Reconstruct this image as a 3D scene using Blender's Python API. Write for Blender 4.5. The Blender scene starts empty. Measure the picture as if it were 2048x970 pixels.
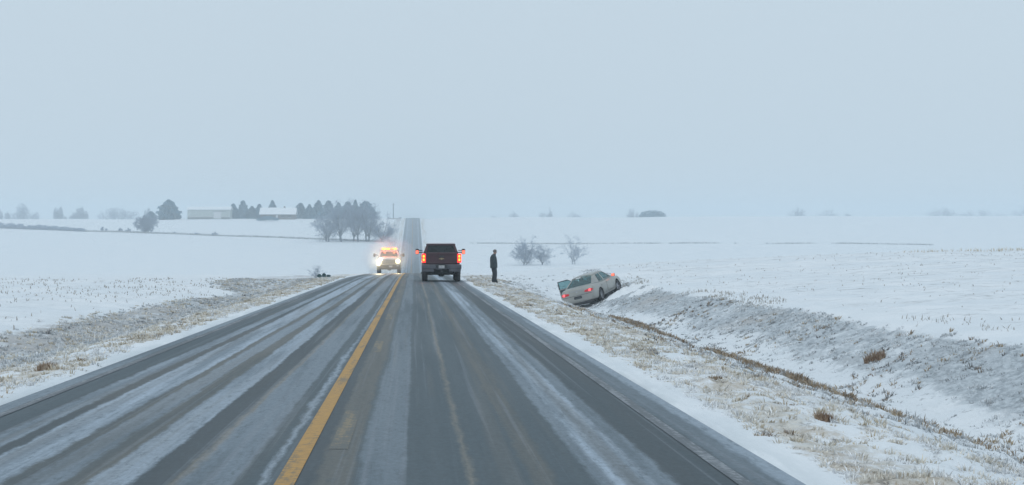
import bpy, bmesh, math, random
import numpy as np
from mathutils import Vector, Matrix
from mathutils.bvhtree import BVHTree

scene = bpy.context.scene
COL = scene.collection
R = math.radians
PI = math.pi

# ------------------------------------------------------------------ camera
F_PX = 3230.0
cam_d = bpy.data.cameras.new('camera')
cam_d.sensor_width = 36.0
cam_d.lens = 36.0 * F_PX / 2048.0
cam_d.clip_start = 0.1
cam_d.clip_end = 12000
cam = bpy.data.objects.new('camera', cam_d)
COL.objects.link(cam)
cam.location = (0.82, 0.0, 1.53)
cam.rotation_euler = (R(90 - 0.80), 0, -R(3.455))
scene.camera = cam

# ------------------------------------------------------------------ world
SUN_EL, SUN_AZ = 48.0, 205.0
world = bpy.data.worlds.new('World')
scene.world = world
world.use_nodes = True
nt = world.node_tree
nt.nodes.clear()
out = nt.nodes.new('ShaderNodeOutputWorld')
bg = nt.nodes.new('ShaderNodeBackground')
sky = nt.nodes.new('ShaderNodeTexSky')
sky.sky_type = 'NISHITA'
sky.sun_disc = False
sky.sun_elevation = R(SUN_EL)
sky.sun_rotation = R(SUN_AZ)
sky.dust_density = 6.0
sky.air_density = 1.0
hs = nt.nodes.new('ShaderNodeHueSaturation')
hs.inputs['Saturation'].default_value = 0.35
mx = nt.nodes.new('ShaderNodeMix')
mx.data_type = 'RGBA'
mx.inputs[0].default_value = 0.94
mx.inputs[7].default_value = (5.8, 6.98, 7.95, 1)      # even snow cloud
nt.links.new(sky.outputs[0], hs.inputs['Color'])
nt.links.new(hs.outputs[0], mx.inputs[6])
nt.links.new(mx.outputs[2], bg.inputs[0])
bg.inputs[1].default_value = 0.1
nt.links.new(bg.outputs[0], out.inputs[0])

# ------------------------------------------------------------------ sun (overcast)
sun_d = bpy.data.lights.new('sun', 'SUN')
sun_d.energy = 0.55
sun_d.angle = R(50)
sun_d.color = (1.0, 0.97, 0.93)
sun = bpy.data.objects.new('sun', sun_d)
COL.objects.link(sun)
sv = Vector((math.sin(R(SUN_AZ)) * math.cos(R(SUN_EL)), math.cos(R(SUN_AZ)) * math.cos(R(SUN_EL)), math.sin(R(SUN_EL))))
sun.rotation_euler = (-sv).to_track_quat('-Z', 'Y').to_euler()

vs = scene.view_settings
vs.view_transform = 'Standard'
vs.look = 'None'
vs.exposure = 0.0
vs.gamma = 1.0
vs.use_curve_mapping = False
scene.cycles.volume_bounces = 2
scene.cycles.max_bounces = 8
scene.cycles.diffuse_bounces = 3
scene.cycles.use_denoising = True
scene.cycles.sample_clamp_indirect = 4.0

rng = np.random.default_rng(7)
random.seed(7)

# ================================================================== materials
def N(t, typ):
    return t.nodes.new('ShaderNode' + typ)

def new_mat(name):
    m = bpy.data.materials.new(name)
    m.use_nodes = True
    t = m.node_tree
    t.nodes.clear()
    o = N(t, 'OutputMaterial')
    b = N(t, 'BsdfPrincipled')
    t.links.new(b.outputs[0], o.inputs[0])
    return m, t, b

def c4(c):
    return (c[0], c[1], c[2], 1)

def pm(name, a, b=None, scale=4.0, rough=0.6, metal=0.0, bump=0.0, emit=None, es=0.0, coat=0.0, detail=4.0, spec=0.5):
    """principled with a noise mix of two close colours"""
    m, t, p = new_mat(name)
    if b is None:
        b = tuple(x * 0.82 for x in a)
    tc = N(t, 'TexCoord')
    nz = N(t, 'TexNoise')
    nz.inputs['Scale'].default_value = scale
    nz.inputs['Detail'].default_value = detail
    t.links.new(tc.outputs['Object'], nz.inputs['Vector'])
    rp = N(t, 'ValToRGB')
    rp.color_ramp.elements[0].position = 0.35
    rp.color_ramp.elements[1].position = 0.65
    rp.color_ramp.elements[0].color = c4(a)
    rp.color_ramp.elements[1].color = c4(b)
    t.links.new(nz.outputs[0], rp.inputs[0])
    t.links.new(rp.outputs[0], p.inputs['Base Color'])
    p.inputs['Roughness'].default_value = rough
    p.inputs['Metallic'].default_value = metal
    p.inputs['Specular IOR Level'].default_value = spec
    p.inputs['Coat Weight'].default_value = coat
    if emit:
        p.inputs['Emission Color'].default_value = c4(emit)
        p.inputs['Emission Strength'].default_value = es
    if bump:
        bp = N(t, 'Bump')
        bp.inputs['Strength'].default_value = bump
        bp.inputs['Distance'].default_value = 0.02
        t.links.new(nz.outputs[0], bp.inputs['Height'])
        t.links.new(bp.outputs[0], p.inputs['Normal'])
    return m

def glass_mat(name, tint, clear=0.55, rough=0.05):
    """thin tinted automotive glass: part see-through, part glossy"""
    m, t, p = new_mat(name)
    o = [n for n in t.nodes if n.type == 'OUTPUT_MATERIAL'][0]
    p.inputs['Base Color'].default_value = c4(tuple(x * 0.4 for x in tint))
    p.inputs['Roughness'].default_value = rough
    tr = N(t, 'BsdfTransparent')
    tr.inputs[0].default_value = c4(tint)
    ms = N(t, 'MixShader')
    nz = N(t, 'TexNoise')
    nz.inputs['Scale'].default_value = 3.0
    mr = N(t, 'MapRange')
    mr.inputs[3].default_value = clear - 0.12
    mr.inputs[4].default_value = clear + 0.12
    t.links.new(nz.outputs[0], mr.inputs[0])
    t.links.new(mr.outputs[0], ms.inputs[0])
    t.links.new(p.outputs[0], ms.inputs[1])
    t.links.new(tr.outputs[0], ms.inputs[2])
    t.links.new(ms.outputs[0], o.inputs[0])
    return m

def math_n(t, op, a, b=None, clamp=False):
    n = N(t, 'Math')
    n.operation = op
    n.use_clamp = clamp
    for i, v in enumerate((a, b)):
        if v is None:
            continue
        if isinstance(v, (int, float)):
            n.inputs[i].default_value = v
        else:
            t.links.new(v, n.inputs[i])
    return n.outputs[0]

def mix_c(t, f, a, b):
    n = N(t, 'Mix')
    n.data_type = 'RGBA'
    for i, v in ((0, f), (6, a), (7, b)):
        if isinstance(v, tuple):
            n.inputs[i].default_value = c4(v)
        elif isinstance(v, (int, float)):
            n.inputs[i].default_value = v
        else:
            t.links.new(v, n.inputs[i])
    return n.outputs[2]

def noise_n(t, vec, scale, detail=5.0, rough=0.6):
    n = N(t, 'TexNoise')
    n.inputs['Scale'].default_value = scale
    n.inputs['Detail'].default_value = detail
    n.inputs['Roughness'].default_value = rough
    t.links.new(vec, n.inputs['Vector'])
    return n.outputs[0]

def scaled(t, vec, s):
    n = N(t, 'Mapping')
    n.inputs['Scale'].default_value = s
    t.links.new(vec, n.inputs['Vector'])
    return n.outputs[0]

def smooth(t, v, a, b):
    n = N(t, 'MapRange')
    n.interpolation_type = 'SMOOTHSTEP'
    n.inputs[1].default_value = a
    n.inputs[2].default_value = b
    t.links.new(v, n.inputs[0])
    return n.outputs[0]

def ground_material():
    m, t, p = new_mat('snow_ground')
    tc = N(t, 'TexCoord')
    pos = tc.outputs['Object']
    at = N(t, 'VertexColor')
    at.layer_name = 'cover'
    sp = N(t, 'SeparateColor')
    t.links.new(at.outputs[0], sp.inputs[0])
    tan_, grey_, brown_ = sp.outputs[0], sp.outputs[1], sp.outputs[2]
    stub_ = at.outputs[1]
    def nrm(v, k=3.2):
        return math_n(t, 'ADD', math_n(t, 'MULTIPLY', math_n(t, 'SUBTRACT', v, 0.5), k), 0.5)
    fine = nrm(noise_n(t, scaled(t, pos, (1, 0.55, 1)), 7.5, 5, 0.68))
    clod = nrm(noise_n(t, scaled(t, pos, (1, 0.5, 1)), 3.0, 5, 0.62))
    mid = nrm(noise_n(t, scaled(t, pos, (1, 0.45, 1)), 0.85, 4, 0.6))
    big = nrm(noise_n(t, pos, 0.2, 3, 0.5))
    spot = nrm(noise_n(t, scaled(t, pos, (1, 0.6, 1)), 5.0, 6, 0.75))
    nn = math_n(t, 'ADD', math_n(t, 'ADD', math_n(t, 'MULTIPLY', fine, 0.34), math_n(t, 'MULTIPLY', clod, 0.40)), math_n(t, 'MULTIPLY', mid, 0.26))
    def cover(c, lo, hi):
        return smooth(t, math_n(t, 'ADD', nn, math_n(t, 'SUBTRACT', c, 1.0)), lo, hi)
    snow = mix_c(t, smooth(t, mid, 0.1, 0.9), (0.765, 0.80, 0.83), (0.83, 0.855, 0.88))
    snow = mix_c(t, math_n(t, 'MULTIPLY', smooth(t, big, 0.3, 0.9), 0.7), snow, (0.74, 0.785, 0.825))
    sx = N(t, 'SeparateXYZ')
    t.links.new(pos, sx.inputs[0])
    ax_ = math_n(t, 'ABSOLUTE', sx.outputs[0])
    dn = nrm(noise_n(t, scaled(t, pos, (4, 0.4, 1)), 1.0, 5, 0.7))
    dirt = math_n(t, 'MULTIPLY', math_n(t, 'SUBTRACT', 1.0, smooth(t, ax_, 3.42, 3.95)), smooth(t, dn, 0.1, 0.9))
    snow = mix_c(t, math_n(t, 'MULTIPLY', dirt, 0.55), snow, (0.55, 0.605, 0.635))
    # straw verge: mottled straw, bare snow lumps, dark scattered spots
    tancol = mix_c(t, smooth(t, fine, 0.1, 0.9), (0.37, 0.32, 0.245), (0.70, 0.665, 0.60))
    tancol = mix_c(t, math_n(t, 'MULTIPLY', smooth(t, mid, 0.45, 1.0), 0.5), tancol, (0.40, 0.30, 0.20))
    col = mix_c(t, math_n(t, 'MULTIPLY', cover(tan_, 0.10, 0.50), 0.85), snow, tancol)
    tdark = math_n(t, 'MULTIPLY', smooth(t, spot, 0.66, 1.05), smooth(t, tan_, 0.15, 0.7))
    col = mix_c(t, math_n(t, 'MULTIPLY', tdark, 0.85), col, (0.15, 0.135, 0.12))
    # frosted grey grass
    gcol = mix_c(t, smooth(t, fine, 0.1, 0.9), (0.27, 0.305, 0.335), (0.56, 0.605, 0.64))
    warm = mix_c(t, smooth(t, clod, 0.2, 0.8), (0.30, 0.265, 0.24), (0.52, 0.49, 0.465))
    gcol = mix_c(t, math_n(t, 'MULTIPLY', smooth(t, math_n(t, 'SUBTRACT', big, math_n(t, 'MULTIPLY', sx.outputs[0], 0.03)), 0.25, 0.9), 0.75), gcol, warm)
    col = mix_c(t, math_n(t, 'MULTIPLY', cover(grey_, 0.05, 0.50), 0.86), col, gcol)
    gdark = math_n(t, 'MULTIPLY', smooth(t, spot, 0.72, 1.1), smooth(t, grey_, 0.1, 0.6))
    col = mix_c(t, math_n(t, 'MULTIPLY', gdark, 0.7), col, (0.16, 0.17, 0.175))
    bcol = mix_c(t, smooth(t, fine, 0.1, 0.9), (0.15, 0.115, 0.08), (0.36, 0.29, 0.215))
    col = mix_c(t, math_n(t, 'MULTIPLY', cover(brown_, 0.0, 0.30), 0.95), col, bcol)
    # field: combed rows of soil flecks showing through
    row = nrm(noise_n(t, scaled(t, pos, (0.10, 1.5, 1)), 1.0, 4, 0.62))
    fl = nrm(noise_n(t, scaled(t, pos, (0.8, 2.2, 1)), 1.3, 5, 0.72))
    fm = math_n(t, 'MULTIPLY', smooth(t, row, 0.3, 0.95), smooth(t, fl, 0.45, 1.0))
    fm = math_n(t, 'MULTIPLY', fm, stub_)
    col = mix_c(t, math_n(t, 'MULTIPLY', fm, 0.8), col, (0.26, 0.26, 0.255))
    t.links.new(col, p.inputs['Base Color'])
    p.inputs['Roughness'].default_value = 0.88
    p.inputs['Specular IOR Level'].default_value = 0.2
    bp = N(t, 'Bump')
    bp.inputs['Strength'].default_value = 0.9
    bp.inputs['Distance'].default_value = 0.05
    rough_amt = math_n(t, 'ADD', 0.25, math_n(t, 'MULTIPLY', math_n(t, 'ADD', tan_, grey_), 0.9))
    hgt = math_n(t, 'ADD', math_n(t, 'MULTIPLY', nn, rough_amt), math_n(t, 'MULTIPLY', row, 0.10))
    t.links.new(hgt, bp.inputs['Height'])
    t.links.new(bp.outputs[0], p.inputs['Normal'])
    return m

def ramp_node(t, fac, stops):
    r = N(t, 'ValToRGB')
    cr = r.color_ramp
    cr.interpolation = 'LINEAR'
    while len(cr.elements) < len(stops):
        cr.elements.new(0.5)
    for e, (pos, c) in zip(cr.elements, stops):
        e.position = pos
    for i, (pos, c) in enumerate(stops):
        cr.elements[i].position = pos
        cr.elements[i].color = c4(c)
    t.links.new(fac, r.inputs[0])
    return r.outputs[0]

def road_material():
    m, t, p = new_mat('wet_slushy_asphalt')
    tc = N(t, 'TexCoord')
    pos = tc.outputs['Object']
    wob = noise_n(t, scaled(t, pos, (2.2, 0.03, 1)), 1.0, 2, 0.5)
    wob2 = noise_n(t, scaled(t, pos, (2.5, 0.16, 1)), 1.0, 3, 0.6)
    sx = N(t, 'SeparateXYZ')
    t.links.new(pos, sx.inputs[0])
    x = sx.outputs[0]
    xw = math_n(t, 'ADD', x, math_n(t, 'MULTIPLY', math_n(t, 'SUBTRACT', wob, 0.5), 0.16))
    xw = math_n(t, 'ADD', xw, math_n(t, 'MULTIPLY', math_n(t, 'SUBTRACT', wob2, 0.5), 0.10))
    rag = noise_n(t, scaled(t, pos, (6, 1.6, 1)), 1.0, 6, 0.75)
    xw = math_n(t, 'ADD', xw, math_n(t, 'MULTIPLY', math_n(t, 'SUBTRACT', rag, 0.5), 0.17))
    A = (0.060, 0.086, 0.101)
    D = (0.044, 0.060, 0.069)
    T = (0.108, 0.112, 0.104)
    T2 = (0.20, 0.185, 0.155)
    def B(k):
        b = (0.36, 0.43, 0.51)
        return tuple(A[i] + (b[i] - A[i]) * k for i in range(3))
    def edges(bands, w=0.022):
        st = []
        for i, (x0, x1, c) in enumerate(bands):
            if x1 - x0 <= 0.08:
                st.append(((x0 + x1) / 2, c))
            else:
                st.append((x0 if i == 0 else x0 + w, c))
                st.append((x1 if i == len(bands) - 1 else x1 - w, c))
        return st
    L = edges([(-3.5, -3.3, B(.45)), (-3.3, -2.82, A), (-2.82, -2.76, D), (-2.76, -2.55, B(.62)), (-2.55, -2.40, D), (-2.40, -1.95, B(1.0)), (-1.95, -1.84, T),
               (-1.84, -1.60, B(.5)), (-1.60, -1.38, T), (-1.38, -1.06, B(.8)), (-1.06, -0.80, D), (-0.80, -0.74, T2), (-0.74, -0.36, B(.38)), (-0.36, -0.21, A), (-0.21, -0.17, B(.75)), (-0.17, 0, A)])
    Rr = edges([(0, 0.13, D), (0.13, 0.38, T), (0.38, 0.43, A), (0.43, 0.75, B(.26)), (0.75, 1.17, A), (1.17, 1.24, T2), (1.24, 1.62, A), (1.62, 1.80, T), (1.80, 2.06, A), (2.06, 2.18, B(.4)),
                (2.18, 2.30, B(1.0)), (2.30, 2.37, B(.55)), (2.37, 2.47, B(.95)), (2.47, 2.62, B(.4)), (2.62, 3.15, D), (3.15, 3.38, B(.22)), (3.38, 3.5, B(.7))])
    fl = math_n(t, 'DIVIDE', math_n(t, 'ADD', xw, 3.5), 3.5, True)
    fr = math_n(t, 'DIVIDE', xw, 3.5, True)
    cl = ramp_node(t, fl, [((a + 3.5) / 3.5, c) for a, c in L])
    cr = ramp_node(t, fr, [(a / 3.5, c) for a, c in Rr])
    side = math_n(t, 'GREATER_THAN', xw, 0.0)
    bands = mix_c(t, side, cl, cr)
    # break the bands up lengthwise, and add fine streaks of their own
    brk = noise_n(t, scaled(t, pos, (2.2, 0.06, 1)), 1.0, 5, 0.65)
    streak = noise_n(t, scaled(t, pos, (11.0, 0.05, 1)), 1.0, 4, 0.6)
    grit = noise_n(t, scaled(t, pos, (1, 0.5, 1)), 22.0, 4, 0.75)
    col = mix_c(t, smooth(t, brk, 0.46, 0.66), bands, mix_c(t, 0.55, bands, A))
    chip = noise_n(t, scaled(t, pos, (7, 1.2, 1)), 2.0, 6, 0.75)
    col = mix_c(t, math_n(t, 'MULTIPLY', smooth(t, chip, 0.53, 0.64), 0.45), col, A)
    sm = smooth(t, streak, 0.54, 0.66)
    col = mix_c(t, math_n(t, 'MULTIPLY', sm, 0.30), col, (0.22, 0.245, 0.28))
    tanst = smooth(t, noise_n(t, scaled(t, pos, (3.5, 0.035, 1)), 1.0, 3, 0.55), 0.55, 0.7)
    col = mix_c(t, math_n(t, 'MULTIPLY', tanst, 0.30), col, (0.155, 0.145, 0.125))
    col = mix_c(t, math_n(t, 'MULTIPLY', smooth(t, sx.outputs[1], 200.0, 620.0), 0.40), col, (0.36, 0.42, 0.49))  # far stretch paler: snow cover plus haze fade put into the colour
    gr = N(t, 'MapRange')
    gr.inputs[1].default_value = 0.3
    gr.inputs[2].default_value = 0.7
    gr.inputs[3].default_value = 0.78
    gr.inputs[4].default_value = 1.2
    t.links.new(grit, gr.inputs[0])
    vm = N(t, 'VectorMath')
    vm.operation = 'SCALE'
    t.links.new(col, vm.inputs[0])
    t.links.new(gr.outputs[0], vm.inputs['Scale'])
    t.links.new(vm.outputs[0], p.inputs['Base Color'])
    rr = N(t, 'MapRange')
    rr.inputs[3].default_value = 0.42
    rr.inputs[4].default_value = 0.72
    t.links.new(brk, rr.inputs[0])
    t.links.new(rr.outputs[0], p.inputs['Roughness'])
    p.inputs['Specular IOR Level'].default_value = 0.3
    bp = N(t, 'Bump')
    bp.inputs['Strength'].default_value = 0.25
    bp.inputs['Distance'].default_value = 0.006
    t.links.new(grit, bp.inputs['Height'])
    t.links.new(bp.outputs[0], p.inputs['Normal'])
    return m

def paint_material(name, a, b, worn, wear):
    """road paint worn through to the asphalt in streaks"""
    m, t, p = new_mat(name)
    tc = N(t, 'TexCoord')
    pos = tc.outputs['Object']
    n1 = noise_n(t, scaled(t, pos, (8, 0.35, 1)), 1.0, 5, 0.7)
    n2 = noise_n(t, pos, 14, 4, 0.7)
    col = mix_c(t, smooth(t, n2, 0.35, 0.65), a, b)
    s = math_n(t, 'ADD', math_n(t, 'MULTIPLY', n1, 0.6), math_n(t, 'MULTIPLY', n2, 0.4))
    col = mix_c(t, smooth(t, s, 0.72 - wear, 0.86 - wear), col, worn)
    t.links.new(col, p.inputs['Base Color'])
    p.inputs['Roughness'].default_value = 0.6
    return m

M = {}
M['ground'] = ground_material()
M['road'] = road_material()
M['yellow'] = paint_material('yellow_road_paint', (0.50, 0.27, 0.055), (0.41, 0.225, 0.055), (0.19, 0.145, 0.085), 0.235)
M['dash'] = paint_material('faded_yellow_paint', (0.26, 0.20, 0.115), (0.19, 0.16, 0.105), (0.108, 0.112, 0.104), 0.33)
M['white'] = paint_material('worn_white_paint', (0.27, 0.29, 0.31), (0.19, 0.21, 0.235), (0.10, 0.115, 0.13), 0.32)

def grass_mat(name, cols, scale):
    m, t, p = new_mat(name)
    tc = N(t, 'TexCoord')
    nz = noise_n(t, tc.outputs['Object'], scale, 3, 0.7)
    st = [(0.3 + 0.4 * i / (len(cols) - 1), c) for i, c in enumerate(cols)]
    t.links.new(ramp_node(t, nz, st), p.inputs['Base Color'])
    p.inputs['Roughness'].default_value = 0.9
    p.inputs['Specular IOR Level'].default_value = 0.1
    return m

M['straw'] = grass_mat('straw_grass', [(0.17, 0.12, 0.075), (0.45, 0.36, 0.23), (0.62, 0.55, 0.43), (0.74, 0.71, 0.65), (0.3, 0.235, 0.15)], 9.0)
M['frost'] = grass_mat('frosted_grass', [(0.25, 0.27, 0.285), (0.44, 0.465, 0.48), (0.58, 0.60, 0.61), (0.38, 0.355, 0.33)], 5.0)
M['brown'] = grass_mat('brown_grass', [(0.10, 0.07, 0.045), (0.23, 0.17, 0.11), (0.40, 0.32, 0.235)], 6.0)
M['russet'] = grass_mat('russet_grass', [(0.18, 0.11, 0.075), (0.34, 0.245, 0.175), (0.52, 0.44, 0.35)], 9.0)
M['stubble'] = grass_mat('corn_stubble', [(0.24, 0.22, 0.20), (0.42, 0.40, 0.37), (0.55, 0.53, 0.50)], 3.0)
M['bark'] = pm('frosty_bark', (0.12, 0.145, 0.18), (0.20, 0.23, 0.28), 3.0, 0.9)
M['twig'] = pm('frosty_twigs', (0.27, 0.34, 0.43), (0.40, 0.47, 0.57), 1.5, 0.95)
M['brush'] = pm('frosty_hazed_brushwood', (0.30, 0.36, 0.43), (0.44, 0.50, 0.58), 0.6, 0.95)  # frost, paled further with far haze put into the colour
M['needle'] = pm('frosty_hazed_needles', (0.055, 0.155, 0.225), (0.12, 0.26, 0.36), 0.8, 0.9)  # frost plus the pale blue of haze put into the colour
M['teal'] = pm('dark_juniper', (0.03, 0.095, 0.105), (0.06, 0.155, 0.165), 6.0, 0.8)
M['snowcap'] = pm('settled_snow', (0.84, 0.86, 0.88), (0.78, 0.81, 0.84), 2.0, 0.9, bump=0.3)

# ================================================================== mesh helpers
def mesh_obj(name, verts, faces, mat=None, parent=None, smooth_=False):
    me = bpy.data.meshes.new(name)
    me.from_pydata([tuple(v) for v in verts], [], [tuple(f) for f in faces])
    me.update()
    if mat:
        me.materials.append(mat)
    if smooth_:
        me.polygons.foreach_set('use_smooth', [True] * len(me.polygons))
    o = bpy.data.objects.new(name, me)
    COL.objects.link(o)
    if parent:
        o.parent = parent
    return o

def np_mesh(name, V, Fc, mat=None, parent=None, smooth_=True):
    """V (n,3) array, Fc (m,k) array"""
    me = bpy.data.meshes.new(name)
    k = Fc.shape[1]
    me.vertices.add(len(V))
    me.vertices.foreach_set('co', np.ascontiguousarray(V, dtype=np.float32).ravel())
    me.loops.add(Fc.size)
    me.loops.foreach_set('vertex_index', np.ascontiguousarray(Fc, dtype=np.int32).ravel())
    me.polygons.add(len(Fc))
    me.polygons.foreach_set('loop_start', np.arange(0, Fc.size, k, dtype=np.int32))
    me.polygons.foreach_set('loop_total', np.full(len(Fc), k, dtype=np.int32))
    me.update(calc_edges=True)
    me.validate()
    if smooth_:
        me.polygons.foreach_set('use_smooth', np.ones(len(me.polygons), dtype=bool))
    if mat:
        me.materials.append(mat)
    o = bpy.data.objects.new(name, me)
    COL.objects.link(o)
    if parent:
        o.parent = parent
    return o

def empty(name, loc=(0, 0, 0), rot=None):
    o = bpy.data.objects.new(name, None)
    o.location = loc
    if rot is not None:
        o.rotation_euler = rot
    o.empty_display_size = 0.2
    COL.objects.link(o)
    return o

def tag(o, label=None, cat=None, group=None, kind=None):
    for k, v in (('label', label), ('category', cat), ('group', group), ('kind', kind)):
        if v:
            o[k] = v
    return o

def bm_obj(name, bm, mat, parent=None, smooth_=False):
    bmesh.ops.recalc_face_normals(bm, faces=bm.faces)
    me = bpy.data.meshes.new(name)
    bm.to_mesh(me)
    bm.free()
    me.materials.append(mat)
    if smooth_:
        me.polygons.foreach_set('use_smooth', [True] * len(me.polygons))
    o = bpy.data.objects.new(name, me)
    COL.objects.link(o)
    if parent:
        o.parent = parent
    return o

def add_box(bm, c, s, bev=0.0, seg=2, rot=None):
    r = bmesh.ops.create_cube(bm, size=1.0)
    vs_ = r['verts']
    bmesh.ops.scale(bm, vec=s, verts=vs_)
    if bev:
        ed = list({e for v in vs_ for e in v.link_edges})
        rr = bmesh.ops.bevel(bm, geom=ed, offset=bev, segments=seg, affect='EDGES', profile=0.5)
        vs_ = list({v for f in rr['faces'] for v in f.verts} | {v for v in vs_ if v.is_valid})
    if rot is not None:
        bmesh.ops.rotate(bm, verts=vs_, cent=(0, 0, 0), matrix=rot)
    bmesh.ops.translate(bm, vec=c, verts=vs_)
    return vs_

def box(name, c, s, mat, parent=None, bev=0.0, rot=None, smooth_=False):
    bm = bmesh.new()
    add_box(bm, c, s, bev, 2, rot)
    return bm_obj(name, bm, mat, parent, smooth_)

def lathe_x(prof, seg=28):
    """profile [(x, r)] spun round the x axis -> verts, faces"""
    V, Fc = [], []
    n = len(prof)
    for k in range(seg):
        a = 2 * PI * k / seg
        for (x, r) in prof:
            V.append((x, r * math.cos(a), r * math.sin(a)))
    for k in range(seg):
        k2 = (k + 1) % seg
        for i in range(n - 1):
            Fc.append((k * n + i, k * n + i + 1, k2 * n + i + 1, k2 * n + i))
    return V, Fc

def tube(V, Fc, pts, radii, sides=5):
    """append a tapered tube along pts"""
    base = len(V)
    n = len(pts)
    for i in range(n):
        d = (pts[min(i + 1, n - 1)] - pts[max(i - 1, 0)])
        if d.length < 1e-9:
            d = Vector((0, 0, 1))
        d.normalize()
        a = d.orthogonal().normalized()
        b = d.cross(a)
        for k in range(sides):
            an = 2 * PI * k / sides
            V.append(tuple(pts[i] + (a * math.cos(an) + b * math.sin(an)) * radii[i]))
    for i in range(n - 1):
        for k in range(sides):
            k2 = (k + 1) % sides
            Fc.append((base + i * sides + k, base + i * sides + k2, base + (i + 1) * sides + k2, base + (i + 1) * sides + k))

def bake(o):
    """apply an object's modifiers"""
    dg = bpy.context.evaluated_depsgraph_get()
    dg.update()
    ev = o.evaluated_get(dg)
    me = bpy.data.meshes.new_from_object(ev)
    me.name = o.name
    o.modifiers.clear()
    o.data = me
    return o

def bvh_of(o):
    me = o.data
    return BVHTree.FromPolygons([v.co.copy() for v in me.vertices], [tuple(p.vertices) for p in me.polygons])

AX = {'rear': ((0, 1, 0), (1, 0, 0)), 'front': ((0, -1, 0), (1, 0, 0)), 'right': ((-1, 0, 0), (0, 1, 0)), 'left': ((1, 0, 0), (0, 1, 0)), 'top': ((0, 0, -1), (1, 0, 0))}

def patch(name, bvh, side, u0, u1, v0, v1, mat, parent, off=0.006, thick=0.025, rnd=0.6, nu=8, nv=6, bulge=0.0, quad=None, fallback=None):
    """a slab that follows a body's surface: cast from outside along an axis"""
    d, ua = Vector(AX[side][0]), Vector(AX[side][1])
    va = Vector((0, 0, 1)) if side != 'top' else Vector((0, 1, 0))
    front, back = [], []
    for j in range(nv + 1):
        for i in range(nu + 1):
            s, t = 2 * i / nu - 1, 2 * j / nv - 1
            ss = s * math.sqrt(1 - t * t / 2) * rnd * 1.0 + s * (1 - rnd)
            tt = t * math.sqrt(1 - s * s / 2) * rnd * 1.0 + t * (1 - rnd)
            if quad:
                a, b, c, e = quad
                fu, fv = (ss + 1) / 2, (tt + 1) / 2
                u = (a[0] * (1 - fu) + b[0] * fu) * (1 - fv) + (e[0] * (1 - fu) + c[0] * fu) * fv
                v = (a[1] * (1 - fu) + b[1] * fu) * (1 - fv) + (e[1] * (1 - fu) + c[1] * fu) * fv
            else:
                u = (u0 + u1) / 2 + ss * (u1 - u0) / 2
                v = (v0 + v1) / 2 + tt * (v1 - v0) / 2
            o = ua * u + va * v - d * 6
            h = bvh.ray_cast(o, d, 12)
            hp = h[0] if h[0] is not None else None
            if hp is None:
                hp = o + d * (fallback if fallback else 6)
            bl = bulge * max(0.0, (1 - s * s)) * max(0.0, (1 - t * t))
            front.append(hp - d * (off + bl))
            back.append(hp + d * thick)
    W = nu + 1
    V = front + back
    n = len(front)
    Fc = []
    for j in range(nv):
        for i in range(nu):
            a = j * W + i
            Fc.append((a, a + 1, a + W + 1, a + W))
            Fc.append((n + a, n + a + W, n + a + W + 1, n + a + 1))
    ring = [i for i in range(nu)] + [j * W + nu for j in range(nv)] + [nv * W + nu - i for i in range(nu)] + [(nv - j) * W for j in range(nv)]
    for k in range(len(ring)):
        a, b = ring[k], ring[(k + 1) % len(ring)]
        Fc.append((a, n + a, n + b, b))
    bm = bmesh.new()
    bvs = [bm.verts.new(v) for v in V]
    for f in Fc:
        try:
            bm.faces.new([bvs[i] for i in f])
        except ValueError:
            pass
    return bm_obj(name, bm, mat, parent, True)

def loft_obj(name, sections, mat, parent, level=1):
    """sections: half outlines (x>=0) from bottom centre to top centre; mirrored, capped"""
    V, Fc = [], []
    rings = []
    for s in sections:
        ring = list(s) + [(-x, y, z) for (x, y, z) in reversed(s) if abs(x) > 1e-6]
        rings.append(ring)
    n = len(rings[0])
    for r in rings:
        V += r
    for i in range(len(rings) - 1):
        for k in range(n):
            k2 = (k + 1) % n
            Fc.append((i * n + k, i * n + k2, (i + 1) * n + k2, (i + 1) * n + k))
    for i, idx in ((0, 0), (len(rings) - 1, 1)):
        c = len(V)
        pts = rings[i]
        V.append((0, sum(p[1] for p in pts) / n, sum(p[2] for p in pts) / n))
        for k in range(n):
            k2 = (k + 1) % n
            Fc.append((i * n + k2, i * n + k, c) if idx == 0 else (i * n + k, i * n + k2, c))
    bm = bmesh.new()
    bvs = [bm.verts.new(v) for v in V]
    for f in Fc:
        bm.faces.new([bvs[i] for i in f])
    o = bm_obj(name, bm, mat, parent, True)
    if level:
        md = o.modifiers.new('s', 'SUBSURF')
        md.levels = level
        md.render_levels = level
    return o

def cut_wheels(o, spots, r, depth, half, dark):
    cutters = []
    for (y, z) in spots:
        for s in (-1, 1):
            V, Fc = lathe_x([(-depth, 0.001), (-depth, r), (depth, r), (depth, 0.001)], 28)
            V = [(v[0] + s * half, v[1] + y, v[2] + z) for v in V]
            bm = bmesh.new()
            bvs = [bm.verts.new(v) for v in V]
            for f in Fc:
                bm.faces.new([bvs[i] for i in f])
            bmesh.ops.remove_doubles(bm, verts=bm.verts, dist=0.004)
            c = bm_obj('cutter', bm, dark)
            cutters.append(c)
            md = o.modifiers.new('b', 'BOOLEAN')
            md.operation = 'DIFFERENCE'
            md.solver = 'EXACT'
            md.object = c
            try:
                md.material_mode = 'TRANSFER'
            except Exception:
                pass
            c.matrix_world = o.matrix_world if o.parent is None else Matrix()
    bake(o)
    for c in cutters:
        bpy.data.objects.remove(c)

def lerp3(a, b, t):
    return tuple(a[i] + (b[i] - a[i]) * t for i in range(3))

def quad_pt(q, u, v):
    return lerp3(lerp3(q[0], q[1], u), lerp3(q[3], q[2], u), v)

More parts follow.
